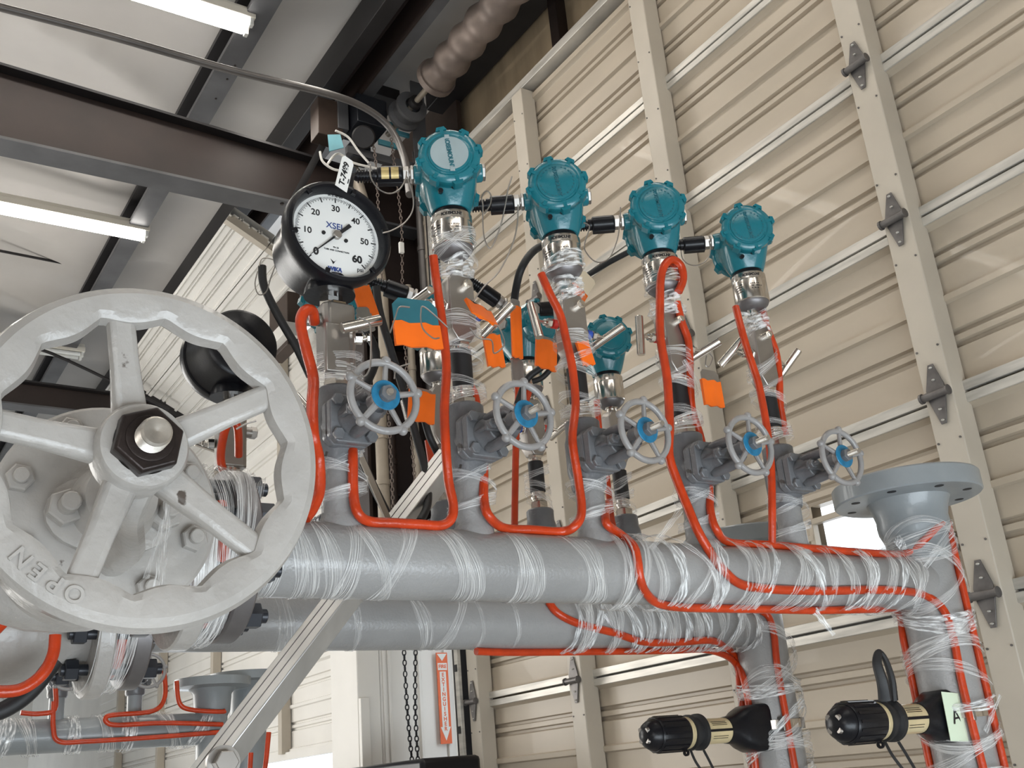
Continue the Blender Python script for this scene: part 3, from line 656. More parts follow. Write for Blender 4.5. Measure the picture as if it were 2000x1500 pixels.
# ---- small gate valve
def small_valve():
    t = thing('small_gate_valve', '', 'valve', (RX[0], YA, ZV), 'small gate valves along the front header')
    b = MB(); b.lathe([(.031, -.066), (.034, -.06), (.034, -.045), (.038, -.03), (.038, .03), (.034, .045), (.034, .07), (.030, .074)], I4, 28)
    b.lathe([(.036, 0), (.036, .03)], fr((0, 0, 0), (0, -1, 0)), 24); b.build('body', 'valve', t)
    o = .041; c = .012; P = [(-o+c, -o), (o-c, -o), (o, -o+c), (o, o-c), (o-c, o), (-o+c, o), (-o, o-c), (-o, -o+c)]
    MB().prism(P, .026, .044, fr((0, 0, 0), (0, -1, 0))).build('body_flange', 'valve', t, bevel=.003)
    bn = MB().prism(P, .046, .062, fr((0, 0, 0), (0, -1, 0))).lathe([(.029, .06), (.027, .07), (.022, .078), (.021, .100)], fr((0, 0, 0), (0, -1, 0)), 24).build('bonnet', 'valve', t, bevel=.0025)
    for sx in (-1, 1):
        for sz in (-1, 1): MB().hexn((sx*.029, -.062, sz*.029), (sx*.029, -.071, sz*.029), .0105).build('bonnet_bolt', 'valve', t)
    for sz in (-1, 1):
        MB().box((sz*.0, -.120, 0), (.001, .001, .001)) 
        MB().tube([(0, -.068, sz*.024), (0, -.09, sz*.026), (0, -.13, sz*.024), (0, -.148, sz*.012)], [.0115, .0105, .0105, .011], 10).build('yoke_arm', 'valve', t)
    MB().prism([(-.032, -.009), (.032, -.009), (.032, .009), (-.032, .009)], .100, .109, fr((0, 0, 0), (0, -1, 0))).build('gland_flange', 'valve', t, bevel=.003)
    for sx in (-1, 1): MB().cyl((sx*.024, -.062, 0), (sx*.024, -.128, 0), .0042, n=8).hexn((sx*.024, -.109, 0), (sx*.024, -.119, 0), .0095).build('gland_bolt', 'valve', t)
    MB().cyl((0, -.138, 0), (0, -.162, 0), .0155, n=20, bev=.002).build('yoke_nut', 'valve', t)
    wy = -.172; w_ = MB()
    w_.tube([(.0560*math.cos(2*PI*i/48), wy, .0560*math.sin(2*PI*i/48)) for i in range(48)], .0060, 10, closed=True)
    w_.cyl((0, wy+.012, 0), (0, wy-.006, 0), .016, n=20)
    o_ = w_.build('handwheel', 'wheel', t)
    for k in range(5):
        a = math.radians(84+72*k); d = V((math.cos(a), 0, math.sin(a)))
        MB().tube([d*.013+V((0, wy, 0)), d*.054+V((0, wy, 0))], [.0065, .0050], 8, flat=.8).build('spoke', 'wheel', o_)
        MB().ball(d*.0605+V((0, wy, 0)), .0078, 10).build('grip_lug', 'wheel', o_)
    MB().lathe([(.0235, 0), (.0245, .001), (.0235, .0022)], fr((0, wy-.006, 0), (0, -1, 0)), 36).build('blue_name_plate', 'blueplate', t)['label'] = 'blue round name plate'
    MB().cyl((0, wy-.008, 0), (0, wy-.0115, 0), .0125, n=24).hexn((0, wy-.011, 0), (0, wy-.020, 0), .0135, .001, ph=.3).build('hub_nut', 'valve', t)
    return t
SV = small_valve()
def stem(parent, L):
    pr_ = []; n = int(L/.0022)
    for i in range(n): pr_ += [(.0058, i*.0022), (.0050, i*.0022+.0011)]
    MB().lathe(pr_+[(.0045, L)], fr((0, -.19, 0), (0, -1, 0)), 14).build('stem', 'stud', parent)
SVL = ['small grey valve with blue plate below the black pressure gauge', 'small grey valve with blue plate on the second riser, below the first transmitter',
       'small grey valve with blue plate on the middle riser', 'small grey valve with blue plate fourth from the left, left of the hanging orange tag' if 0 else 'small grey valve fourth along the header, blue plate partly covered by its nut',
       'small grey valve at the far right beside the end flange']
for i in range(1, 5): copy_tree(SV, (RX[i], YA, ZV), math.radians((0, 3, 2, 0, -2)[i]), SVL[i])
SV['label'] = SVL[0]
for i, o in enumerate([o for o in list(COL.objects) if o.name.startswith('small_gate_valve')]): stem(o, (.008, .028, .03, .032, .03)[i])
for i in range(5):
    c = copy_tree(SV, (RX[i], YB, ZV-.02), PI, ['grey valve facing away on the rear header behind the big handwheel rim', 'grey valve facing away on the rear header, second riser', 'grey valve facing away on the rear header, middle riser',
        'grey valve facing away on the rear header, fourth riser', 'grey valve facing away on the rear header, last riser'][i]); c['group'] = 'small valves of the rear header'
# ---- instrument manifold
def tbar(parent, side, z, ang, band, L=.088, reach=.088, tilt=0.):
    s = side
    st = MB(); st.hexn((s*.022, 0, z), (s*.032, 0, z), .0125).cyl((s*.032, 0, z), (s*.046, 0, z), .0095, n=16).hexn((s*.050, 0, z), (s*.060, 0, z), .0105).cyl((s*.058, 0, z), (s*.066, 0, z), .0075, n=12).cyl((s*.064, 0, z), (s*reach, 0, z), .0038, n=10)
    o = st.build('valve_stem', 'steel', parent)
    MB().cyl((s*.036, 0, z), (s*.047, 0, z), .0101, n=20).build('colour_band', band, o)['label'] = 'red band' if band == 'redtape' else 'blue band'
    a = math.radians(ang); d = V((s*math.sin(math.radians(tilt)), -math.sin(a)*math.cos(math.radians(tilt)), math.cos(a)*math.cos(math.radians(tilt))))
    c = V((s*reach, 0, z)); MB().cyl(c-d*L/2, c+d*L/2, .0088, n=18, bev=.0012).build('t_handle', 'steel', parent)
def manifold(x, y, la, lb, label, group, sleeve=True, rev=1, tl=0, tr=0):
    t = thing('instrument_manifold', label, 'manifold', (x, y, ZV if y < 1.8 else ZV-.02), group)
    MB().hexn((0, 0, .074), (0, 0, .094), .0225, .002).cyl((0, 0, .094), (0, 0, .12), .017, n=20).lathe([(.0185, .1), (.02, .105), (.0185, .11)], I4, 20).build('threaded_fitting', 'steel', t)
    MB().cyl((0, 0, .118), (0, 0, .198), .0195, n=24, bev=.002).build('black_sleeve', 'rubber', t)
    MB().cyl((0, 0, .196), (0, 0, .212), .0155, n=20).hexn((0, 0, .204), (0, 0, .216), .019).build('sleeve_collar', 'steel', t)
    P = [(-.014, .212), (.014, .212), (.0275, .235), (.0275, .345), (.017, .362), (-.017, .362), (-.0275, .345), (-.0275, .235)]
    MB().prism(P, -.019, .019, fr((0, 0, 0), (0, -1, 0), (1, 0, 0))).build('block', 'steelm', t, bevel=.0025)
    MB().cyl((0.008, -.019, .335), (0.008, -.030, .335), .0095, n=18).hexn((0.008, -.028, .335), (0.008, -.036, .335), .0075).build('bleed_screw', 'steel', t)
    pr_ = []
    for i in range(5): pr_ += [(.0135, .360+i*.003), (.0122, .3615+i*.003)]
    MB().lathe(pr_, I4, 20).hexn((0, 0, .374), (0, 0, .388), .019, .0015).cyl((0, 0, .388), (0, 0, .405), .0125, n=20).build('neck_fitting', 'chrome', t)
    tbar(t, -1, .292, la, 'redtape', tilt=tl); tbar(t, 1, .282, lb, 'bluetape', tilt=tr)
    if rev < 0: t.rotation_euler.z = PI
    return t
MA = [manifold(RX[1], YA, 84, 50, 'steel manifold under the first transmitter, left handle lying level', 'steel manifolds of the front header', tl=-10, tr=25),
      manifold(RX[2], YA, -12, 62, 'steel manifold under the second transmitter, upright left handle beside the orange strip', 'steel manifolds of the front header', tr=30),
      manifold(RX[3], YA, 6, 62, 'steel manifold under the third transmitter, upright left handle', 'steel manifolds of the front header', tr=35),
      manifold(RX[4], YA, 42, 45, 'steel manifold under the rightmost transmitter, both handles slanting', 'steel manifolds of the front header', tl=-28, tr=18)]
MBs = [manifold(RX[i], YB, 40+20*i, 80-30*i, l, 'steel manifolds of the rear header', rev=-1) for i, l in ((1, 'steel manifold on the rear header behind the black gauge'), (2, 'rear manifold behind the large orange-taped tag'), (3, 'rear manifold behind the second handwheel'), (4, 'rear manifold beside the middle riser, right end of rear row'))]
for m_, k_ in zip(MA, (.925, .945, .985, 1.01)): m_.scale.z = k_
# ---- transmitter
def transmitter():
    t = thing('pressure_transmitter', '', 'transmitter', (0, 0, 0), 'teal pressure transmitters of the front header')
    zc = .175; # height of the barrel axis over the module base
    # sensor module
    MB().lathe([(.012, -.008), (.024, -.006), (.036, .006), (.0385, .012), (.0385, .0125)], I4, 40).build('module_base', 'darkcone', t)
    mod = MB().lathe([(.0385, .012), (.0405, .014), (.0405, .060), (.0395, .062), (.0395, .065), (.0405, .067), (.0405, .080), (.036, .084)], I4, 48).build('sensor_module', 'steel', t)
    MB().cyl((0, 0, .082), (0, 0, .094), .034, n=32).build('swivel_neck', 'black', t)
    # housing: barrel on y blended into the round foot
    secs = [(.092, .038, .036), (.098, .041, .040), (.106, .044, .044), (.125, .049, .054), (.145, .0535, .062), (.165, .056, .064), (zc, .0565, .064)]; vs = []; fs = []; n = 40
    for z, a, b in secs:
        e = 2 if z < .1 else 2+1.6*min(1, (z-.1)/.05)
        for i in range(n):
            q = 2*PI*i/n; c, s_ = math.cos(q), math.sin(q); vs.append((a*math.copysign(abs(c)**(2/e), c), b*math.copysign(abs(s_)**(2/e), s_), z))
    for j in range(len(secs)-1):
        for i in range(n): fs.append((j*n+i, j*n+(i+1) % n, j*n+n+(i+1) % n, j*n+n+i))
    fs += [tuple(range(n-1, -1, -1)), tuple((len(secs)-1)*n+i for i in range(n))]
    hb = MB().add(vs, fs); hb.lathe([(.050, -.064), (.0565, -.06), (.0565, .06), (.050, .064)], fr((0, 0, zc), (0, -1, 0)), 48)
    h = hb.build('housing', 'teal', t, ang=50)
    MB().ball((.006, -.058, .118), .0055, 10).cyl((-.02, -.052, .11), (-.02, -.062, .108), .005, n=8).build('set_screw', 'black', h)
    for s in (-1, 1):
        MB().cyl((s*.045, 0, zc+.008), (s*.068, 0, zc+.008), .021, .019, n=24, bev=.002).build('conduit_boss', 'teal', h)
    MB().hexn((.066, 0, zc+.008), (.074, 0, zc+.008), .017).build('conduit_plug', 'steelm', t)
    lids = []
    for s in (-1, 1):
        F_ = fr((0, s*.062, zc), (0, s, 0), (1, 0, 0))
        l = MB().lathe([(.0575, -.004), (.0595, -.001), (.0595, .012), (.055, .017), (.047, .0195), (.044, .0180), (.041, .0190), (.0405, .0215), (.0385, .0225), (0.0001, .0230)], F_, 48)
        g_ = l
        for k in range(8):
            a = 2*PI*(k+.28)/8; Tm = F_ @ Matrix.Rotation(a, 4, 'Z'); g_.prism([(-.001, -.011), (.0065, -.0075), (.0065, .0075), (-.001, .011)], -.003, .0165, Tm @ Matrix.Translation((.0585, 0, 0)))
            g_.prism([(-.009, -.0042), (.009, -.0035), (.009, .0035), (-.009, .0042)], .0, .0035, Tm @ Matrix.Translation((.0505, 0, .0155)))
        lids.append(l.build('lid', 'teal', t))
    f = Matrix.Translation((0, -.0853, zc)) @ Matrix.Rotation(math.radians(90), 4, 'X')
    text('ROSEMOUNT', .0118, 'teald', t, f @ Matrix.Rotation(math.radians(-84), 4, 'Z'), name='embossed_lettering', ext=.0008, bold=.0002)
    # ring text bars
    rm = MB()
    for k in range(26):
        a = 2*PI*k/26
        if k % 7 == 6: continue
        rm.box((0, 0, 0), (.0042, .0016, .0008), fr((.0345*math.cos(a), -.0852, zc+.0345*math.sin(a)), (0, -1, 0), (-math.sin(a), 0, math.cos(a))))
    rm.build('embossed_ring_text', 'teald', t)
    for zz, st in ((.055, 'ROSEMOUNT'),):
        for i, ch in enumerate(st):
            a = math.radians(-92+(i-4)*6.6); p = V((.0406*math.cos(a), .0406*math.sin(a), .071)); rt = V((-math.sin(a), math.cos(a), 0)); up = V((0, 0, 1))
            text(ch, .0085, 'ink', mod, Matrix.Translation(p) @ Matrix((rt, up, rt.cross(up))).transposed().to_4x4(), name='printed_letter', ext=.0002, bold=.0003)
    ln = MB()
    for zz, a0, a1 in ((.048, -100, -70), (.042, -100, -62), (.036, -96, -74), (.050, -150, -128), (.044, -152, -126), (.038, -150, -130), (.032, -150, -126)):
        for q in range(int(a0), int(a1), 3):
            if R_.random() < .25: continue
            a = math.radians(q); ln.box((0, 0, 0), (.0016, .0018, .0003), fr((.0407*math.cos(a), .0407*math.sin(a), zz), (math.cos(a), math.sin(a), 0), (0, 0, 1)))
    ln.build('etched_markings', 'ink', mod)
    # film round the module
    return t
TX = transmitter()
TZ = ZV+.382
TX.location = (RX[1], YA, TZ); RT = math.radians(-34)
TL = ['teal pressure transmitter with silver face label, nearest to the gauge', 'teal pressure transmitter on the front row, second from the gauge', 'teal pressure transmitter with red cable looped over its steel neck', 'rightmost teal pressure transmitter standing against the tan door']
dz = (0, 0, .022, .036)
TXs = [TX]+[copy_tree(TX, (RX[i+1]+(0, -.002, .0, .006)[i], YA, TZ+(0, .008, .024, .034)[i]), RT, TL[i]) for i in (1, 2, 3)]
TX['label'] = TL[0]; TX.rotation_euler.z = RT-math.radians(-6)
TL2 = ['teal transmitter showing below the black gauge, rear row', 'teal transmitter hidden behind the large orange-taped tag, rear row', 'teal transmitter behind the two orange tape strips, rear row', 'teal transmitter with its back to the view right of the second riser, rear row']
TXb = [copy_tree(TX, (RX[i+1], YB, TZ-.02), PI+math.radians((0, 0, 8, -25)[i]), TL2[i]) for i in range(4)]
for o in TXb: o['group'] = 'teal pressure transmitters of the rear header'
# silver label plate on the first transmitter only
MB().cyl((0, -.0852, .175), (0, -.0858, .175), .0365, n=40).build('face_label', 'silverlab', TX)['label'] = 'silver round face label'
text('ROSEMOUNT', .0118, 'teald', TX, Matrix.Translation((0, -.0860, .175)) @ Matrix.Rotation(math.radians(90), 4, 'X') @ Matrix.Rotation(math.radians(-84), 4, 'Z'), name='face_lettering', ext=.0006, bold=.0005)
MB().box((0, 0, 0), (.009, .009, .001), fr((-.003, -.0862, .175+.036), (0, -1, 0))).box((0, 0, 0), (.009, .009, .001), fr((.004, -.0862, .175-.036), (0, -1, 0))).build('label_strip', 'silverlab', TX)
# ---- cable connectors
def connector():
    t = thing('cable_connector', '', 'connector', (0, 0, 0), 'black cable connectors on the transmitters')
    # grows along -x from the boss
    MB().hexn((0, 0, 0), (-.007, 0, 0), .018).hexn((-.009, 0, 0), (-.022, 0, 0), .0165).cyl((-.007, 0, 0), (-.009, 0, 0), .012).build('gland_nut', 'steelm', t)
    MB().cyl((-.022, 0, 0), (-.072, 0, 0), .0178, .0178, 24, .002).box((-.047, -.0, -.016), (.05, .014, .012)).build('shell', 'black', t, bevel=.001)
    pr_ = [(.013, 0), (.014, .004)]
    for i in range(6): pr_ += [(.0135, .006+i*.006), (.0135, .0085+i*.006), (.010, .009+i*.006), (.010, .0115+i*.006)]
    MB().lathe(pr_+[(.0075, .046)], fr((-.072, 0, 0), (-1, 0, 0)), 20).build('strain_relief', 'black', t)
    return t
CN = connector(); CL = ['black connector with two gold labels left of the first transmitter', 'black connector between first and second transmitters', 'black connector between second and third transmitters', 'black connector left of the rightmost transmitter']
zb = .183
def cpos(t_): return V(t_.location)+Matrix.Rotation(t_.rotation_euler.z, 3, 'Z') @ V((-.068, 0, zb))
CN.location = cpos(TX); CN.rotation_euler.z = TX.rotation_euler.z
CNs = [CN]
for i in (1, 2, 3): c = copy_tree(CN, cpos(TXs[i]), RT, CL[i]); CNs.append(c)
CN['label'] = CL[0]
for dx in (-.037, -.056):
    mb = MB(); vs = [(dx+u, .0181*math.cos(a), .0181*math.sin(a)) for a in [math.radians(v) for v in range(150, 235, 12)] for u in (-.0075, .0075)]
    mb.add(vs, [(2*i, 2*i+1, 2*i+3, 2*i+2) for i in range(len(vs)//2-1)]); g_ = mb.build('gold_label', 'yellowlab', CN); g_['label'] = 'gold label'
# ---- gauges
def gauge(x, y, z, s, label):
    t = thing('pressure_gauge', label, 'gauge', (x, y, z))
    F_ = fr((0, 0, 0), (0, -1, 0), (1, 0, 0))
    # case from back (h=-.10) to front (h=+.035)
    MB().lathe([(.02, -.105), (.07, -.104), (.078, -.098), (.0815, -.085), (.0835, -.05), (.094, -.006), (.096, .0)], F_, 64).build('case', 'black', t)
    MB().ring([(.093, -.006), (.0985, -.004), (.1, .004), (.0995, .018), (.0955, .026), (.090, .028), (.0855, .022), (.082, .008), (.0815, -.0), (.085, -.004)], F_, 72).build('bezel_ring', 'black', t)
    for k in range(6):
        lg = MB()
        a = 2*PI*(k+.2)/6; lg.prism([(-.006, -.0045), (.006, -.0035), (.006, .0035), (-.006, .0045)], 0, .006, F_ @ Matrix.Rotation(a, 4, 'Z') @ Matrix.Translation((.088, 0, .022)))
        lg.build('bezel_lug', 'black', t, bevel=.001)
    MB().lathe([(.0001, 0), (.0822, 0)], F_ @ Matrix.Translation((0, 0, .0045)), 64, close=False).build('dial', 'dial', t)
    tk = MB(); h0 = .0047
    for k in range(121):
        v = k/2; a = math.radians(225-270*v/60); big = k % 10 == 0; mid = k % 2 == 0
        r1 = .0765; r0 = .0665 if big else (.0700 if mid else .0722); wd = .0011 if big else .00045
        Tm = F_ @ Matrix.Rotation(a, 4, 'Z'); tk.prism([(r0, -wd), (r1, -wd), (r1, wd), (r0, wd)], h0, h0+.0003, Tm)
    tk.build('scale_marks', 'ink', t)
    tm = lambda X, Z, dz_=.0050: Matrix.Translation((X, -dz_, Z)) @ Matrix.Rotation(math.radians(90), 4, 'X')
    for v, st in ((0, '0'), (10, '10'), (20, '20'), (30, '30'), (40, '40'), (50, '50'), (60, '60')):
        a = math.radians(225-270*v/60); r = .054 if v not in (0, 60) else .0545; text(st, .0165 if v not in (0, 60) else .019, 'ink', t, tm(r*math.cos(a), r*math.sin(a)), name='dial_number', bold=.0002 if v not in (0, 60) else .0007)
    text('psi', .0115, 'ink', t, tm(.044, -.058), name='dial_lettering'); text('XSEL', .0165, 'inkblue', t, tm(-.002, .0185) @ Matrix.Shear('XZ', 4, (0.0, 0)) if 0 else tm(-.001, .0185), name='dial_lettering', bold=.0001)
    text('WIKA', .0095, 'inkblue', t, tm(-.004, -.0665), name='dial_lettering', bold=.0006)
    MB().ring([(1, 0), (1.06, 0), (1.06, .0003), (1, .0003)], F_ @ Matrix.Translation((-.004, -.0665, h0)) @ Matrix.Diagonal((.0155, .0065, 1, 1)) @ Matrix.Rotation(PI/4, 4, 'Z') @ Matrix.Identity(4), 4).build('logo_box', 'inkblue', t)
    text('EN 837-1', .0042, 'ink', t, tm(0, -.026), name='dial_lettering') if 0 else None
    text('PH 55', .0042, 'ink', t, tm(-.001, -.0235), name='dial_lettering'); text('TUBE AND CONNECTION', .0040, 'ink', t, tm(0, -.0295), name='dial_lettering')
    text('UNITED INSTRUMENT' if 0 else 'EN 55 METERS', .0045, 'ink', t, tm(.0, .0795), name='dial_lettering')
    MB().prism([(-.006, .006), (-.001, -.004), (.0055, .006), (.002, .0018), (-.0005, .0015)], 0, .0003, F_ @ Matrix.Translation((-.006, -.053, h0))).build('dial_emblem', 'ink', t)
    for X, Z in ((-.024, .001), (.018, -.006)): MB().cyl((X, -.0045, Z), (X, -.007, Z), .0035, n=12).build('dial_screw', 'ink', t)
    a = math.radians(224); d = F_ @ Matrix.Rotation(a, 4, 'Z')
    MB().prism([(-.036, -.0036), (-.004, -.0030), (.0, -.0020), (.066, -.0006), (.073, 0), (.066, .0006), (0, .0020), (-.004, .0030), (-.036, .0036)], .0085, .0093, d).build('pointer', 'ink', t)
    MB().cyl((0, -.0045, 0), (0, -.0135, 0), .0078, n=20, bev=.001).build('pointer_hub', 'steelm', t)
    # bottom socket on the case
    MB().lathe([(.045, .0), (.043, .012), (.036, .03)], Matrix.Translation((0, .03, -.102)), 28, close=True).build('socket_boss', 'black', t)
    MB().cyl((0, .03, -.092), (0, .03, -.108), .016, n=20).hexn((0, .03, -.106), (0, .03, -.134), .0185, .0015).build('socket_nut', 'chrome', t)
    if s < 0: t.rotation_euler.z = PI
    return t
GA = gauge(RX[0]-.010, YA-.03, 2.360, 1, 'large black pressure gauge with white 0 to 60 psi dial above the handwheels')
GB = gauge(RX[0], YB+.03, 2.365, -1, 'second black gauge turned away, seen between spokes of the big handwheel')
def gauge_manifold(x, y, z0, s, label):
    t = thing('gauge_manifold', label, 'manifold', (x, y, z0), 'gauge manifolds')
    MB().hexn((0, 0, .074), (0, 0, .09), .0225).cyl((0, 0, .088), (0, 0, .115), .020, n=20).build('threaded_fitting', 'steel', t)
    MB().prism([(-.030, -.016), (-.022, -.026), (.022, -.026), (.030, -.016), (.030, .016), (.022, .026), (-.022, .026), (-.030, .016)], .112, .225, I4).build('block', 'steelm', t, bevel=.003)
    MB().box((-.012, -.029, .135), (.045, .014, .09)).build('block', 'steelm', t, bevel=.003)
    MB().hexn((0, 0, .222), (0, 0, .232), .023).cyl((0, 0, .23), (0, 0, .255), .014, n=20).build('neck_fitting', 'chrome', t)
    MB().cyl((-.03, 0, .197), (-.045, 0, .197), .012, n=20).hexn((-.042, 0, .197), (-.056, 0, .197), .0135).build('bleed_plug', 'steelm', t)
    MB().hexn((.018, -.026, .178), (.018, -.04, .178), .011).cyl((.018, -.04, .178), (.018, -.054, .178), .006, n=12).build('valve_stem', 'steel', t)
    d = V((.9, -.15, .30)).normalized(); c = V((.022, -.056, .175)); MB().cyl(c-d*.036, c+d*.036, .0095, n=20, bev=.0012).build('t_handle', 'steel', t)
    MB().hexn((.03, -.01, .168), (.044, -.014, .168), .010).cyl((.044, -.014, .168), (.058, -.018, .172), .0045, n=10).hexn((.05, -.016, .17), (.056, -.018, .171), .008).build('bleed_valve', 'chrome', t)
    if s < 0: t.rotation_euler.z = PI
    return t
gauge_manifold(RX[0], YA, ZV, 1, 'steel block manifold under the front pressure gauge')
gauge_manifold(RX[0], YB, ZV-.02, -1, 'steel manifold of the rear gauge behind the big handwheel rim')
# ---- strut and brace
a_, b_ = at(880, 895, y=1.83), at(372, 1560, y=1.83); d_ = (b_-a_).normalized(); sd = d_.cross(V((0, 1, 0))).normalized()
t = thing('strut_channel', 'long bright aluminium strut slanting down behind the front header', 'strut', b_, world=True)
def sbar(o0, o1, dpt0, dpt1, nm, m, p=a_, q=b_):
    vs = [pt+sd*u+V((0, 1, 0))*v for pt in (p, q) for u, v in ((o0, dpt0), (o1, dpt0), (o1, dpt1), (o0, dpt1))]
    return MB().add(vs, [(0, 1, 2, 3), (4, 5, 6, 7), (0, 1, 5, 4), (1, 2, 6, 5), (2, 3, 7, 6), (0, 3, 7, 4)]).build(nm, m, t, bevel=.001)
c1 = (sd*.8+V((0, 1, 0))*.6).normalized(); c2 = d_.cross(c1).normalized(); q_ = .023; vs = [pt+c1*u+c2*v for pt in (a_, b_) for u, v in ((-q_, -q_), (q_, -q_), (q_, q_), (-q_, q_))]
MB().add(vs, [(0, 1, 2, 3), (4, 5, 6, 7), (0, 1, 5, 4), (1, 2, 6, 5), (2, 3, 7, 6), (0, 3, 7, 4)]).build('square_tube', 'strut', t, bevel=.002)
for e1, e2 in ((-.023, .006), (-.023, -.010)):
    MB().tube([a_+c1*e1+c2*e2, b_+c1*e1+c2*e2], .0012, 4).build('groove', 'darkcone', t)
    MB().tube([a_+c1*e2+c2*e1, b_+c1*e2+c2*e1], .0012, 4).build('groove', 'darkcone', t)
pb_ = at(437, 1490, y=1.79); MB().hexn(pb_, pb_+V((0, -.02, 0)), .02).cyl(pb_+V((0, .01, 0)), pb_+V((0, 0, 0)), .028).build('strut_bolt', 'steelm', t); 
a_, b_ = at(695, 870, y=1.75), at(765, 1030, y=1.75)
tag(MB().tube([a_, b_], .013, 4, flat=.5).build('brace_bar', 'tanpipe'), 'dull flat brace bar leaning beside the strut behind the first riser', 'brace')
# steel support post carrying the strut
# ---- skid carrying frame (below the view) 
# ---- plugs at the down pipes
def power_plug(x0, x1, y, z, rp, label, lab=True):
    t = thing('power_connector', label, 'connector', (x0, y, z)); L = x1-x0
    # x from 0 (dome) to L (mount)
    k = L/.37
    MB().lathe([(.0001, -.002), (.018, 0), (.03, .010), (.036, .022), (.0385, .03), (.0385, .034)], fr((0, 0, 0), (1, 0, 0)), 32).build('domed_cap', 'black', t)
    c = MB().lathe([(.040, .030), (.0425, .034), (.0425, .118), (.040, .124), (.035, .128)], fr((0, 0, 0), (1, 0, 0)), 40).build('cap_sleeve', 'black', t)
    rb = MB()
    for i in range(16):
        a = 2*PI*i/16; rb.box((0, 0, 0), (.08, .006, .003), fr((.076, .0425*math.cos(a), .0425*math.sin(a)), (0, math.cos(a), math.sin(a)), (1, 0, 0)))
    rb.build('grip_ribs', 'black', c)
    for yy, zz in ((-.014, .012), (.012, .014), (-.012, -.014), (.013, -.013)): MB().cyl((.006, yy, zz), (-.0005, yy*.9, zz*.9), .0062, n=14).build('face_pin', 'steelm', t)
    MB().cyl((.125, 0, 0), (.14, 0, 0), .0385, n=32, bev=.002).build('gold_ring', 'gold', t)
    MB().lathe([(.036, .138), (.043, .142), (.043, .15), (.037, .156), (.037, .166), (.044, .17), (.0445, .18), (.036, .186)], fr((0, 0, 0), (1, 0, 0)), 36).build('rubber_collar', 'rubber', t)
    g_ = MB().cyl((.18, 0, 0), (.272*1.0, 0, 0), .031, n=32, bev=.001).build('gold_body', 'gold', t)
    MB().box((.228, -.0305, -.0), (.09, .004, .006)).build('black_stripe', 'black', g_)
    lm = MB()
    for zz in (.021, .017, .013, -.014, -.019): lm.box((0, 0, 0), (.05, .0012, .0006), fr((.228, -math.sqrt(.0313**2-zz*zz), zz), (0, -math.sqrt(.0313**2-zz*zz), zz), (1, 0, 0)))
    lm.build('label_print', 'nutdark', g_)
    mo = MB(); 
    secs = [(.268, .033, .033), (.29, .034, .036), (.315, .04, .048), (.345, .044, .058), (L-rp*.35, .044, .062)]; n = 24; vs = []; fs = []
    for X, a, b in secs:
        for i in range(n):
            q = 2*PI*i/n; e = 2+max(0, (X-.29))*50; cc, ss = math.cos(q), math.sin(q); vs.append((X, a*math.copysign(abs(cc)**(2/e), cc), b*math.copysign(abs(ss)**(2/e), ss)))
    for j in range(len(secs)-1):
        for i in range(n): fs.append((j*n+i, j*n+(i+1) % n, j*n+n+(i+1) % n, j*n+n+i))
    fs += [tuple(range(n-1, -1, -1)), tuple((len(secs)-1)*n+i for i in range(n))]
    MB().add(vs, fs).build('mounting_foot', 'black', t, ang=30)
    # steel band round the pipe
    bd = MB().ring([(rp+.002, -.011), (rp+.004, -.011), (rp+.004, .011), (rp+.002, .011)], Matrix.Translation((L+.0, 0, 0.004)), 48).build('steel_band', 'steel', t)
    MB().box((L+rp*.62, -rp*.86, .004), (.014, .008, .028)).box((L-rp*.55, -rp*.93, .004), (.01, .02, .036)).build('band_buckle', 'steelm', t, bevel=.001)
    # tethers
    part_tube('tether', [(.135, -.01, -.042), (.138, -.02, -.07), (.155, -.03, -.105), (.175, -.03, -.13)], .0032, 'rubber', t); part_tube('tether', [(.178, -.01, -.044), (.185, -.02, -.075), (.19, -.03, -.11), (.178, -.03, -.14)], .0032, 'rubber', t)
    MB().ring([(.003, -.003), (.008, -.003), (.008, .003), (.003, .003)], fr((.12, -.01, -.047), (1, .3, 0)), 14).build('tether_eye', 'black', t)
    return t
PA = power_plug(1.765, 2.17, YA, 1.497, .068, 'large black and gold plug with handwritten A tape, on the right down pipe')
PB = power_plug(1.72, 2.17, YB, 1.519, .068, 'black and gold plug strapped to the left down pipe')
MB().tube(smooth([(.15, -.02, .04), (.14, -.03, .075), (.135, -.03, .115), (.15, -.03, .138), (.165, -.03, .12), (.172, -.03, .08), (.178, -.02, .04)], 6), [.005+.004*abs(i-18)/18 for i in range(37)], 8, flat=1.6).build('rubber_loop', 'rubber', PA)
MB().prism([(-.03, -.052), (.024, -.056), (.03, .044), (-.026, .05)], 0, .0012, fr((.335, -.047, .0), (-.1, -1, 0), (1, 0, 0))).build('green_tape', 'greentape', PA)['label'] = 'pale green tape with a handwritten A'
text('A', .044, 'ink', PA, Matrix.Translation((.337, -.0492, -.004)) @ Matrix.Rotation(math.radians(90), 4, 'X') @ Matrix.Rotation(.1, 4, 'Z'), name='handwritten_letter', ext=.0003)
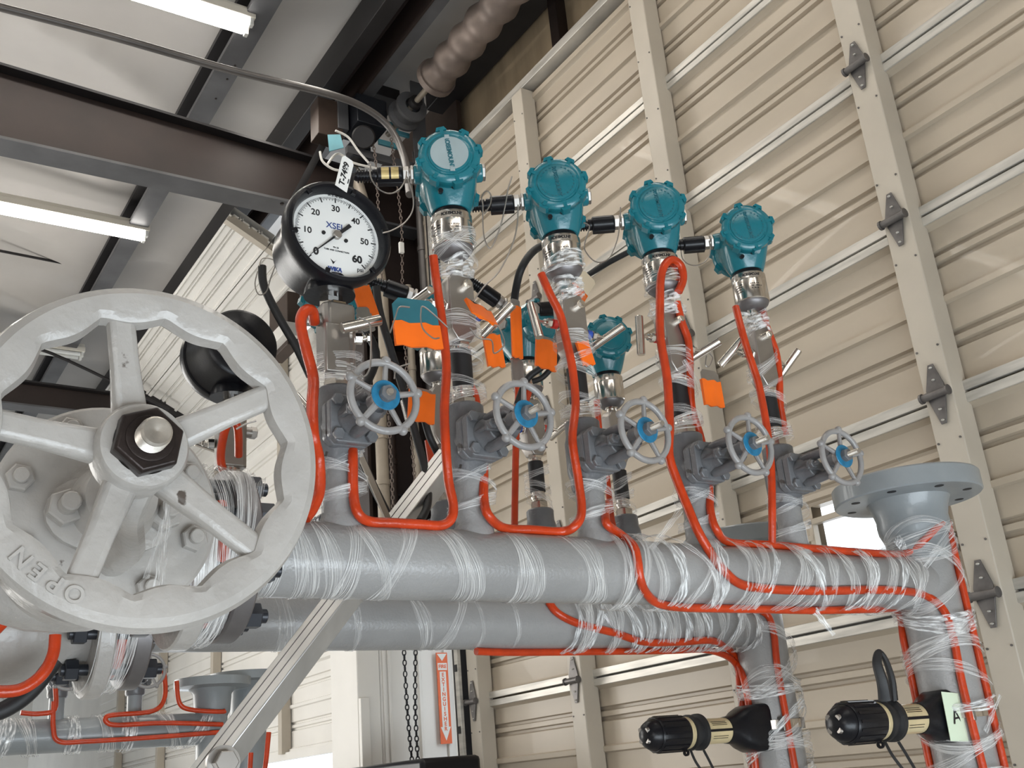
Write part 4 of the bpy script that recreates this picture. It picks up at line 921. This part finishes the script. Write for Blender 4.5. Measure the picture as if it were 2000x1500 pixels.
# ================================================================ CABLES
rc = .0085; FA = (0, YA, ZH); 
VX = 2.17
def H(px, py, y=YA, r=RH): return on_cyl(px, py, (0, y, ZH if y == YA else ZH-.005), 0, r+rc*.9)
def Dn(px, py, y=YA): return on_cyl(px, py, (VX, y, 0), 2, .068+rc*.9)
def Y(px, py, y): return at(px, py, y=y)
f = YA-.036
def hc(pts, label, r=rc, group='red heating cables'): return cable('heating_cable', pts, r, 'red', label, 'cable', group=group)
hc([H(596, 1012), Y(612, 990, f), Y(624, 955, f), Y(622, 895, f-.01), Y(612, 850, f-.035), Y(610, 790, f-.02), Y(612, 740, f), Y(600, 690, f), Y(590, 650, f), Y(588, 622, f), Y(597, 606, f), Y(610, 608, f+.01), Y(614, 630, f+.03)],
   'red cable hooking over at the block under the gauge, left side of first riser', .0095)
hc([Y(686, 850, YA+.0), Y(689, 890, f), Y(690, 960, f), Y(698, 1000, f-.01), H(720, 1018), H(765, 1021), H(820, 1024), H(862, 1026), Y(882, 1012, f), Y(885, 985, f), Y(876, 940, f), Y(871, 880, f-.01), Y(868, 800, f-.008), Y(872, 720, f), Y(866, 650, f), Y(858, 590, f), Y(851, 540, YA-.028), Y(846, 500, YA-.03)],
   'red cable running between first and second risers and up past the first manifold')
hc([Y(905, 740, YA+.01), Y(926, 770, YA+.005), Y(934, 830, YA+.0), Y(944, 905, f+.02), Y(945, 975, f), Y(955, 1008, f-.012), H(985, 1028), H(1040, 1033), H(1095, 1037), Y(1122, 1028, f), Y(1136, 1000, f), Y(1130, 940, f), Y(1118, 860, f-.01), Y(1124, 790, f), Y(1118, 720, f), Y(1105, 660, f), Y(1094, 615, f), Y(1072, 570, f), Y(1057, 535, YA-.03)],
   'red cable running between second and middle risers up to the second transmitter')
hc([Y(1183, 985, YA), Y(1182, 1010, f), Y(1188, 1027, f-.01), H(1215, 1045), H(1238, 1068), H(1246, 1100), H(1250, 1130), H(1262, 1158), H(1285, 1178), H(1330, 1186), H(1400, 1188), H(1500, 1190), H(1600, 1192), H(1700, 1190), Dn(1742, 1195), Dn(1752, 1250), Dn(1768, 1320), Dn(1785, 1400), Dn(1805, 1520)],
   'red cable diving over the front of the header and running along its underside')
hc([Y(1325, 570, f), Y(1334, 545, f-.006), Y(1330, 520, f-.008), Y(1313, 507, f-.01), Y(1297, 520, f-.008), Y(1290, 550, f), Y(1289, 600, f), Y(1290, 660, f), Y(1303, 740, f), Y(1308, 830, f-.005), Y(1307, 890, f), Y(1325, 945, f), Y(1345, 995, f-.01), Y(1362, 1035, f-.02), H(1385, 1075), H(1410, 1110), H(1445, 1140), H(1500, 1150), H(1600, 1154), H(1700, 1152), H(1770, 1155), Dn(1812, 1165), Dn(1845, 1195), Dn(1863, 1250), Dn(1878, 1330), Dn(1900, 1420), Dn(1925, 1520)],
   'red cable looping over the third transmitter neck, then along the header front', .0092)
hc([Y(1322, 590, f+.01), Y(1332, 630, f+.01), Y(1345, 670, f+.01), Y(1348, 740, YA-.02), Y(1352, 800, YA-.01), Y(1370, 860, YA+.0), Y(1384, 945, YA-.02), Y(1388, 1000, f), Y(1400, 1036, f-.01), H(1425, 1056), H(1500, 1062), H(1600, 1072), H(1700, 1080), H(1770, 1080), Dn(1805, 1055), Dn(1835, 1025), Dn(1862, 1018), Dn(1885, 1045), Dn(1895, 1110), Dn(1908, 1190), Dn(1928, 1290), Dn(1950, 1380), Dn(1985, 1520)],
   'red cable along the header top, arching over the end pipe and down its right')
hc([Y(1437, 600, YA-.02), Y(1450, 650, f), Y(1462, 690, f), Y(1480, 745, f), Y(1490, 790, f), Y(1500, 850, f), Y(1506, 910, f), Y(1508, 990, f), H(1508, 1056)], 'red cable on the left side of the last riser')
hc([Y(1486, 592, YA), Y(1498, 640, YA-.01), Y(1516, 690, YA-.01), Y(1522, 740, YA-.01), Y(1524, 790, YA), Y(1534, 850, YA+.01)], 'red cable on the right side of the last manifold')
# rear header
fb = YB-.03
hc([H(1072, 1176, YB), H(1090, 1198, YB), H(1130, 1218, YB), H(1200, 1236, YB), H(1260, 1254, YB), H(1330, 1254, YB), H(1395, 1252, YB), Dn(1432, 1280, YB), Dn(1452, 1325, YB), Dn(1464, 1390, YB), Dn(1478, 1520, YB)], 'red cable crossing the rear header and down the left down pipe', .0095)
hc([H(930, 1272, YB), H(1000, 1274, YB), H(1150, 1274, YB), H(1300, 1272, YB), H(1385, 1272, YB), Dn(1405, 1300, YB), Dn(1412, 1360, YB), Dn(1420, 1520, YB)], 'red cable along the underside of the rear header', .009)
hc([H(1440, 1186, YB), Dn(1492, 1196, YB), Dn(1510, 1230, YB), Dn(1518, 1300, YB), Dn(1535, 1400, YB), Dn(1556, 1520, YB)], 'red cable on the right side of the left down pipe', .0095)
hc([Y(1003, 700, fb), Y(1012, 760, fb), Y(1008, 860, fb), Y(1006, 960, fb), Y(1005, 1030, fb)], 'red cable beside the rear sleeve left of the middle riser')
hc([Y(1052, 700, fb), Y(1040, 740, fb), Y(1026, 790, fb+.02)], 'short red cable end behind the second handwheel rim')
hc([Y(1165, 780, fb), Y(1172, 850, fb+.02), Y(1185, 930, fb), Y(1194, 1010, fb), Y(1200, 1035, fb)], 'red cable beside the last rear riser')
hc([Y(836, 860, fb), Y(842, 900, fb), Y(850, 960, fb)], 'short red cable end behind the strut')
hc([Y(455, 960, 1.95), Y(432, 905, 1.95), Y(437, 850, 1.95), Y(450, 822, 1.95), Y(463, 832, 1.95), Y(466, 860, 1.97), Y(466, 890, 2.0)], 'red cable loop seen between the lower spokes of the big handwheel')
# around the big flanges
def ringc(x, y, z, r, a0, a1, dx=0, n=14): return [V((x+dx*k/n, y-r*math.sin(math.radians(a0+(a1-a0)*k/n)), z+r*math.cos(math.radians(a0+(a1-a0)*k/n)))) for k in range(n+1)]
XF = XV+.192
hc(ringc(XF, YA, ZH, .098, 55, 190, .0), 'red cable lying in the gap of the wrapped flange pair at left', .0105)
hc(ringc(XF-.035, YA, ZH, .134, 40, 130, -.03), 'red cable crossing the wrapped flange face behind the handwheel', .0085)
hc(ringc(XF, YB, ZH-.005, .098, 20, 195, 0), 'red cable in the gap of the lower rear flange pair', .0105)
hc([Y(-20, 1245, 1.95), Y(2, 1222, 1.93), Y(20, 1205, 1.92)], 'short red cable end at the left picture edge under the handwheel')
hc([Y(108, 1240, 1.9), Y(103, 1280, 1.9), Y(80, 1320, 1.9), Y(35, 1348, 1.9), Y(-30, 1350, 1.9)], 'red cable curving round the valve body at the lower left corner', .010)
cable('power_cable', [Y(108, 1290, 1.93), Y(60, 1350, 1.93), Y(10, 1385, 1.93), Y(-40, 1400, 1.93)], .014, 'rubber', 'grey-black cable below the red one at the lower left corner', 'cable')
# black cables
cable('power_cable', [at(735, 560, y=1.85), at(742, 610, y=1.85), at(762, 680, y=1.85), at(790, 770, y=1.85), at(815, 860, y=1.85), at(833, 930, y=1.83), at(835, 985, y=1.8), at(820, 1018, y=1.78)], .0085, 'rubber', 'thick black cable sweeping down from the rear connector to the strut', 'cable')
cable('power_cable', [at(712, 640, y=1.9), at(735, 700, y=1.9), at(700, 790, y=1.9), at(698, 870, y=1.9), at(725, 940, y=1.9), at(762, 1015, y=1.88)], .009, 'rubber', 'black cable behind the first riser reaching down to the strut', 'cable')
cable('power_cable', [at(512, 520, y=1.95), at(516, 560, y=1.95), at(545, 620, y=1.95), at(580, 680, y=1.95), at(606, 735, y=1.95)], .009, 'rubber', 'black cable with bundled tie left of the gauge', 'cable')
cable('power_cable', [at(1085, 470, y=1.8), at(1045, 488, y=1.8), at(1018, 525, y=1.8), at(1006, 575, y=1.85), at(1005, 600, y=1.9)], .0095, 'rubber', 'black cable arching behind the second transmitter', 'cable')
cable('power_cable', [at(1095, 640, y=1.8), at(1080, 680, y=1.82), at(1060, 715, y=1.85), at(1030, 740, y=1.88), at(1010, 790, y=1.9)], .008, 'rubber', 'black cable curving down beside the orange strips', 'cable')
cable('power_cable', [at(1098, 650, y=1.84), at(1088, 700, y=1.84), at(1062, 735, y=1.86), at(1040, 745, y=1.88)], .007, 'rubber', 'second black cable just right of the one beside the orange strips', 'cable')
cable('power_cable', [at(1232, 490, y=1.75), at(1190, 512, y=1.8), at(1160, 530, y=1.85), at(1135, 545, y=1.9)], .0075, 'rubber', 'black cable slanting behind the third transmitter', 'cable')
cable('power_cable', [at(828, 815, y=1.85), at(838, 850, y=1.85), at(848, 872, y=1.86), at(856, 888, y=1.87)], .008, 'rubber', 'short black cable below the small orange tape behind the first handwheel', 'cable')
cable('power_cable', [at(690, 332, y=1.5), at(686, 345, y=1.55), at(682, 380, y=1.6)], .006, 'rubber', 'cable leaving the first connector behind the white tag', 'cable')
# rear connectors
def rear_conn(px, py, y, d, label):
    c = copy_tree(CN, at(px, py, y=y), 0, label); d = V(d); c.rotation_euler = V(d).to_track_quat('X', 'Z').to_euler(); c['group'] = 'rear cable connectors'
    for ch in kids(c):
        if ch.name.startswith('gold_label'): bpy.data.objects.remove(ch)
rear_conn(812, 580, 1.88, (1, -.2, -.28), 'black rear connector left of the level handle')
rear_conn(985, 596, 1.95, (1, 0, -.5), 'black rear connector right of the folded orange tag')
rear_conn(1035, 605, 2.0, (-1, 0, -.25), 'black rear connector behind the upright steel handle')
# lanyards
def wire(pts, y, label, r=.0014, m='steelm'): return cable('steel_lanyard', [at(a, b, y=y) for a, b in pts], r, m, label, 'wire', group='thin steel lanyards', n=6)
wire([(724, 320), (724, 345), (738, 368), (760, 378), (780, 370), (792, 350), (794, 335)], 1.47, 'wire loop under the gold labelled connector')
wire([(795, 345), (806, 380), (806, 410), (790, 435), (765, 450), (748, 455)], 1.46, 'wire curving from first transmitter to the gauge rim')
wire([(1000, 330+15), (992, 370), (988, 395), (978, 440), (962, 480), (953, 482), (945, 460), (943, 425), (943, 400), (941, 385), (950, 373), (959, 382), (957, 400), (946, 418)], 1.46, 'wire with teardrop loop between first two transmitters')
wire([(1012, 400), (1010, 440), (1000, 480), (975, 530), (945, 560), (925, 588)], 1.44, 'long wire falling from second connector to the orange tag')
wire([(1140, 435), (1150, 440), (1150, 450), (1142, 475), (1143, 490), (1158, 508), (1175, 512), (1192, 500), (1205, 470), (1210, 440), (1212, 405)], 1.44, 'wire loop between second and third transmitters')
wire([(1330, 490), (1333, 505), (1345, 516), (1362, 518), (1378, 510), (1387, 492), (1385, 470)], 1.46, 'wire loop under the connector of the rightmost transmitter')
wire([(700, 620), (720, 630), (724, 650), (724, 700), (722, 720), (712, 735), (695, 733), (685, 722)], 1.34, 'wire hanging behind the first small handwheel')
wire([(800, 710), (775, 720), (770, 740)], 1.5, 'short wire right of the first handwheel')
wire([(918, 640), (935, 660), (960, 665), (965, 690), (985, 672), (975, 640), (965, 635)], 1.43, 'thin loop of wire beside the right handle of first manifold')
wire([(506, 520), (512, 505), (530, 506), (538, 515), (528, 545), (520, 570), (505, 575), (498, 555), (503, 530)], 1.9, 'tie wire around the black cable left of gauge')
wire([(800, 620-20), (780, 600), (772, 620), (762, 650)], 1.4, 'tag wire above the large orange tag')
wire([(875, 670-30), (830, 600), (822, 610), (825, 640), (845, 660), (858, 660)], 1.38, 'curved wire over the large orange tag')
wire([(1386, 690), (1392, 700), (1384, 716), (1378, 712), (1380, 695)], 1.47, 'wire holding the hanging orange tag')
wire([(500, 822), (480, 828), (462, 838)], 1.4, 'fine wire across the window of the handwheel')
wire([(1375, 560-20), (1300, 560-20)], 1.7, 'x') if 0 else None
# ---- tags
def plate(px, py, y, w_, h_, rot, label, top='steelm', frac=.3, tilt=0., yaw_=0., fold=False, cat='tag', t=.0016, m='orange', grp='orange-taped tags'):
    c = at(px, py, y=y); T = thing('orange_tag', label, cat, c, grp)
    F_ = Matrix.Rotation(math.radians(yaw_), 4, 'Z') @ Matrix.Rotation(math.radians(tilt), 4, 'X') @ fr((0, 0, 0), (0, -1, 0), (1, 0, 0)) @ Matrix.Rotation(math.radians(rot), 4, 'Z')
    r = .15*w_; P = [(-w_/2, -h_/2), (w_/2, -h_/2), (w_/2, h_/2-r), (w_/2-r, h_/2), (-w_/2+r, h_/2), (-w_/2, h_/2-r)]
    MB().prism(P, 0, t, F_).build('plate', top, T)
    zt = h_*(.5-frac); n = 6; vs = []; 
    for s, off in ((1, t+.0015), (-1, -.0015)):
        for i in range(n+1):
            for zz in (-h_/2-.003, zt): vs.append(((-w_/2-.002+(w_+.004)*i/n), zz+.002*math.sin(i*2.1), off+s*.0012*math.sin(i*1.9+zz*90)))
    fs = []; q = 2*(n+1)
    for s in (0, 1):
        for i in range(n): fs.append((s*q+2*i, s*q+2*i+2, s*q+2*i+3, s*q+2*i+1))
    for i in range(n): fs += [(2*i, q+2*i, q+2*i+2, 2*i+2), (2*i+1, 2*i+3, q+2*i+3, q+2*i+1)]
    fs += [(0, 1, q+1, q), (2*n, q+2*n, q+2*n+1, 2*n+1)]
    MB().add(vs, fs, F_).build('tape', m, T)
    MB().cyl((0, 0, t), (0, 0, t+.0004), .0025, n=12).build('eyelet', 'ink', T) if 0 else None
    return T
plate(1389, 757, 1.47, .050, .078, 0, 'square-cut grey tag with orange tape hanging alone left of the last manifold')
plate(813, 630, 1.42, .086, .085, 4, 'large dark tag half covered in orange tape left of the first manifold', top='teald', frac=.52)
plate(713, 590, 1.8, .038, .09, 18, 'slanting orange tag just right of the black gauge', frac=.1)
plate(712, 622, 1.79, .03, .05, 12, 'grey metal tag below the slanting orange one', m='steelm', frac=.3)
plate(938, 608, 1.47, .066, .040, -6, 'folded orange tag with dark edge right of the first manifold', top='nutdark', frac=.12, tilt=-25, yaw_=20)
plate(963, 682, 1.6, .036, .07, 6, 'orange strip tag, left one of two above the second handwheel', frac=.05)
plate(1008, 640, 1.62, .022, .13, -3, 'long narrow orange strip tag above the second handwheel', frac=.12)
plate(1010, 715, 1.63, .022, .06, -3, 'bare grey metal strip under the long orange tag', m='steelm')
plate(1066, 688, 1.7, .05, .075, -8, 'orange tag with black cables before it, left of the second manifold', frac=.1)
plate(1142, 688, 1.5, .026, .05, 14, 'small orange tag peeking out right of the second manifold', frac=.05)
plate(1137, 560, 1.75, .045, .085, -38, 'cream and orange card tag behind the second manifold', top='cream', frac=.62)
plate(823, 790, 1.75, .055, .07, -6, 'crumpled orange tag just right of the first small handwheel', frac=.1)
plate(795, 705, 1.95, .012, .05, 0, 'thin orange tape end', frac=.1) if 0 else None
t = thing('equipment_tag', 'white tag printed T-7489 above the black gauge', 'tag', at(668, 352, y=1.5), world=True)
ft = fr(at(673, 338, y=1.45), (0.25, -1, -.1), (1, .25, 0)) @ Matrix.Rotation(math.radians(-12), 4, 'Z')
MB().prism([(-.013, -.034), (.013, -.034), (.013, .026), (.008, .032), (-.008, .032), (-.013, .026)], 0, .0012, ft).build('card', 'tag', t)
text('T-7489', .0165, 'ink', t, ft @ Matrix.Translation((-.001, -.003, .0015)) @ Matrix.Rotation(PI/2, 4, 'Z'), name='printed_text', bold=.0004)
text('–', .0165, 'ink', t, ft @ Matrix.Translation((.0095, -.012, .0015)) @ Matrix.Rotation(PI/2, 4, 'Z'), name='printed_text', bold=.0004)
# ================================================================ FILM
hx = lambda px, py=1100: H(px, py).x
for px, wd, sl in ((535, .03, .0), (588, .022, .012), (606, .018, .02), (650, .028, .018), (700, .03, -.01), (742, .022, .03), (795, .026, -.028), (905, .034, .022), (925, .028, .03), (1030, .03, .012), (1050, .03, .02), (1160, .04, .03), (1175, .02, .01)):
    wrap(HA, (hx(px), YA, ZH), 'x', RH+.0012, RH+.0012, wd, slant=-sl, wob=.0008)
rr = random.Random(3)
for i in range(18):
    x = 1.34+i*.043+rr.uniform(-.01, .01); wrap(HA, (x, YA, ZH), 'x', RH+.0115, RH+.0185, rr.uniform(.018, .04), slant=rr.uniform(-.05, .04), slx=rr.uniform(-.04, .04), m='film' if i % 3 else 'filmd', wob=.0022)
for i in range(12): wrap(HA, (1.17+i*.016, YA, ZH), 'x', RH+.012, RH+.012, .02, slant=rr.uniform(-.02, .02), wob=.001) if i in (3, 4, 6, 8) else None
for i in range(13):
    z = 1.72-i*.05; wrap(HA, (VX, YA, z), 'z', .088, .086, rr.uniform(.02, .05), slant=rr.uniform(-.03, .03), slx=rr.uniform(-.04, .04), m='film' if i % 4 else 'filmd', wob=.003)
for z, s1, s2, wd in ((1.90, .01, .02, .03), (1.875, -.02, .03, .03), (1.86, .05, -.05, .022), (1.83, .06, .06, .025), (1.80, -.02, .07, .022), (1.78, .05, -.07, .03)): wrap(HA, (VX, YA, z), 'z', .086, .086, wd, slant=s1, slx=s2, wob=.002)
# rear header film
for px, wd, sl in ((560, .03, .01), (640, .02, -.01), (700, .016, .01), (830, .03, .02), (900, .03, -.03), (945, .012, .01), (1015, .012, .01)):
    wrap(HB, (H(px, 1225, YB).x, YB, ZH-.005), 'x', RH+.0012, RH+.0012, wd, slant=-sl, wob=.001)
for i in range(22):
    x = 1.50+i*.028+rr.uniform(-.008, .008); wrap(HB, (x, YB, ZH-.005), 'x', RH+.0115, RH+.0185, rr.uniform(.012, .035), slant=rr.uniform(-.04, .03), slx=rr.uniform(-.02, .02), m='film' if i % 3 else 'filmd', wob=.0025)
for i, (z, s1, s2) in enumerate(((1.70, .05, -.05), (1.66, .0, .06), (1.62, -.01, .01), (1.58, .06, -.05), (1.56, -.05, .06), (1.51, .05, .05), (1.48, .0, .01), (1.45, .02, -.02), (1.41, -.01, .03))):
    wrap(HB, (VX, YB, z), 'z', .087, .085, .03, slant=s1, slx=s2, m='film' if i % 3 != 2 else 'filmd', wob=.003)
# risers and instruments: each film belongs to what it is wound on
def rw(parent, x, y, z, rx, ry, wd, s1=0., s2=0., m='film', wob=.0012):
    base = V(parent.location); p0 = (x, y, z)
    if not parent.get('_w'): p0 = (x-base.x, y-base.y, z-base.z) if abs(parent.rotation_euler.z) < 1.5 else (base.x-x, base.y-y, z-base.z)
    wrap(parent, p0, 'z', rx, ry, wd, s1, s2, m=m, wob=wob)
for i, x in enumerate(RX):
    rw(HA, x, YA, 1.90, .040, .045, .018, .0, .012); rw(HA, x, YA, 1.935+.004*i, .041, .047, .016, 0, -.014); rw(HA, x, YA, 1.955, .036, .042, .012, 0, .02, wob=.002)
for i, x in enumerate(RX[1:]):
    m_ = MA[i]
    rw(m_, x, YA, 2.112, .038, .043, .03, 0, .008); rw(m_, x, YA, 2.13, .037, .042, .016, 0, -.012); rw(m_, x, YA, 2.195, .036, .041, .022, .0, -.012); rw(m_, x, YA, 2.23, .038, .043, .014, 0, .022)
    if i < 3: rw(m_, x, YA, 2.265, .038, .04, .03, 0, -.006); rw(m_, x, YA, 2.39, .030, .036, .05, .0, .01, m='filmd', wob=.003)
    else: rw(m_, x, YA, 2.385, .030, .032, .055, .0, .01, m='filmd', wob=.004); rw(m_, x, YA, 2.28, .037, .04, .03, 0, .03)
rw(MA[2], RX[3], YA, 2.375, .032, .046, .022, 0, .006, m='filmd', wob=.003)
for i in range(3):
    b = TXs[i]; X = b.location.x
    rw(b, X, YA, b.location.z+.022, .0425, .0430, .035, .0, .01, m='filmd' if i == 1 else 'film', wob=.002)
    if i == 0: rw(b, X, YA, b.location.z+.01, .045, .045, .016, .0, .035); rw(b, X, YA, b.location.z+.01, .045, .045, .016, .0, -.035)
GM = [o for o in COL.objects if o.name == 'gauge_manifold'][0]
rw(GM, RX[0], YA, 2.105, .040, .045, .03); rw(GM, RX[0], YA, 2.135, .040, .045, .018, 0, .006)
for i, x in enumerate(RX[1:]):
    m_ = MBs[i]
    for z in (2.05, 2.09, 2.12, 2.16): rw(m_, x, YB, z, .031, .033, .022, 0, R_.uniform(-.02, .02), m='film')
for x in RX[2:]:
    for z in (1.88, 1.93, 1.98): rw(HB, x, YB, z, .036, .038, .026, 0, R_.uniform(-.02, .02))
# flange wraps at the left
for y, hh, zz in ((YA, HA, ZH), (YB, HB, ZH-.005)):
    for k, dx in enumerate((-.045, -.02, .0, .012)): wrap(hh, (XF+dx, y, zz), 'x', .132, .132, .03, slant=.01*(k-1), slx=.006, m='film', wob=.002)
wrap(HA, (XF+.05, YA, ZH), 'x', .124, .105, .03, slant=.03, slx=-.02, wob=.004)
# loose film tails
strip(HA, H(1590, 1190), H(1590, 1190)+V((.035, -.01, -.055)), .016, m='filmd', taper=.5); strip(HA, Dn(1925, 1430), Dn(1925, 1430)+V((.085, -.0, .075)), .014, m='filmd', taper=.4)
strip(HA, H(1790, 1075)+V((-.06, 0, .01)), H(1790, 1075)+V((-.035, 0, .03)), .035, m='filmd'); strip(HB, H(1180, 1200, YB), H(1210, 1245, YB), .012, m='filmd')
strip(HA, at(1330, 995, y=YA-.04), at(1270, 1075, y=YA-.05), .012); strip(MA[2], V(at(1335, 700, y=YA-.045))-MA[2].location, V(at(1372, 760, y=YA-.04))-MA[2].location, .010)
strip(BVA, at(330, 960, y=1.2), at(310, 1150, y=1.15), .012, m='filmd'); strip(BVA, at(210, 1070, y=1.25), at(260, 1000, y=1.2), .02, m='filmd'); strip(BVA, at(318, 1015, y=1.15), at(285, 1130, y=1.15), .006)
# ================================================================ BACKGROUND SKID
def bg_skid(y, z, x1, lab, wheels):
    t = thing('background_header', lab, 'pipe', (x1-1, y, z-.06), world=True)
    MB().cyl((x1-1.6, y, z), (x1, y, z), .056, n=32).build('pipe_run', 'pipe2', t); MB().cyl((x1, y, 0), (x1, y, z+.05), .056, n=32).build('down_pipe', 'pipe2', t)
    MB().lathe([(.056, .04), (.066, .06), (.07, .12), (.085, .14), (.14, .145), (.14, .175), (.06, .176)], Matrix.Translation((x1, y, z)), 40).build('end_flange', 'pipe2', t)
    for i in range(4):
        X = x1-.28-.26*i; MB().cyl((X, y, z+.04), (X, y, z+.16), .026, n=20).build('riser_stub', 'pipe2', t)
        c = copy_tree(SV, (X, y, z+.19), 0, ['background valve with blue plate below the big flanges, right one', 'background valve with blue plate, second from the strut', 'background valve third from the strut', 'background valve nearest the left edge'][i]); c['group'] = 'small valves of the background skid'
        MB().cyl((X, y, z+.26), (X, y, z+.6), .014, n=12).build('instrument_tube', 'steelm', t)
    for i in range(14):
        wrap(t, (x1-1.5+i*.11+rr.uniform(-.03, .03), y, z), 'x', .064, .068, .045, slant=rr.uniform(-.04, .04), m='filmd' if i % 2 else 'film', wob=.002)
    return t
bg_skid(4.0, 1.715, 1.27, 'grey header of the background skid at the lower left', 1)
tb = thing('background_flange_pipe', 'upright flanged pipe behind the background header, left of the strut', 'pipe', (1.46, 4.15, 0), world=True)
MB().cyl((1.46, 4.15, 0), (1.46, 4.15, 1.86), .07, n=28).build('pipe_run', 'pipe2', tb); MB().lathe([(.07, 0), (.09, .03), (.15, .033), (.15, .065), (.06, .066)], Matrix.Translation((1.46, 4.15, 1.86)), 36).build('flange', 'pipe2', tb)
def bgc(pts, lab, r=.0085, y=3.93): hc([at(a, b, y=y) for a, b in pts], lab, r, group='red cables of the background skid')
bgc([(105, 1370), (104, 1420), (115, 1448), (170, 1448), (300, 1440), (430, 1430)], 'background red cable along the lower edge of the far header')
bgc([(435, 1415), (320, 1412), (230, 1416), (208, 1410), (208, 1400), (225, 1396), (300, 1388), (322, 1360), (320, 1310)], 'background red cable bending back in a hairpin')
bgc([(345, 1330), (350, 1372), (372, 1386), (430, 1390), (440, 1388)], 'background red cable right of the far valve')
bgc([(40, 1392), (75, 1394), (107, 1385), (108, 1340)], 'background red cable near the left edge')
bgc([(525, 1430), (520, 1480), (515, 1520)], 'red cable seen just right of the strut foot', y=3.6)
bgc([(490, 1470), (487, 1520)], 'second red cable end by the strut foot', y=3.6)
# far light wall and backdrop
S(MB().box((1.0, 19.5, 2.8), (8.5, .1, 5.8)).build('wall_back', 'whitep'))
for i, x in enumerate((-.5, .3, 1.1, 1.9, 2.7)): tag(MB().box((x, 19.3, 2.7), (.1, .12, 5.4)).build('wall_girt_post', 'greyst'), 'dark upright post on the far white wall, number %s from the corner' % ('one', 'two', 'three', 'four', 'five')[4-i], 'post') if 0 else None
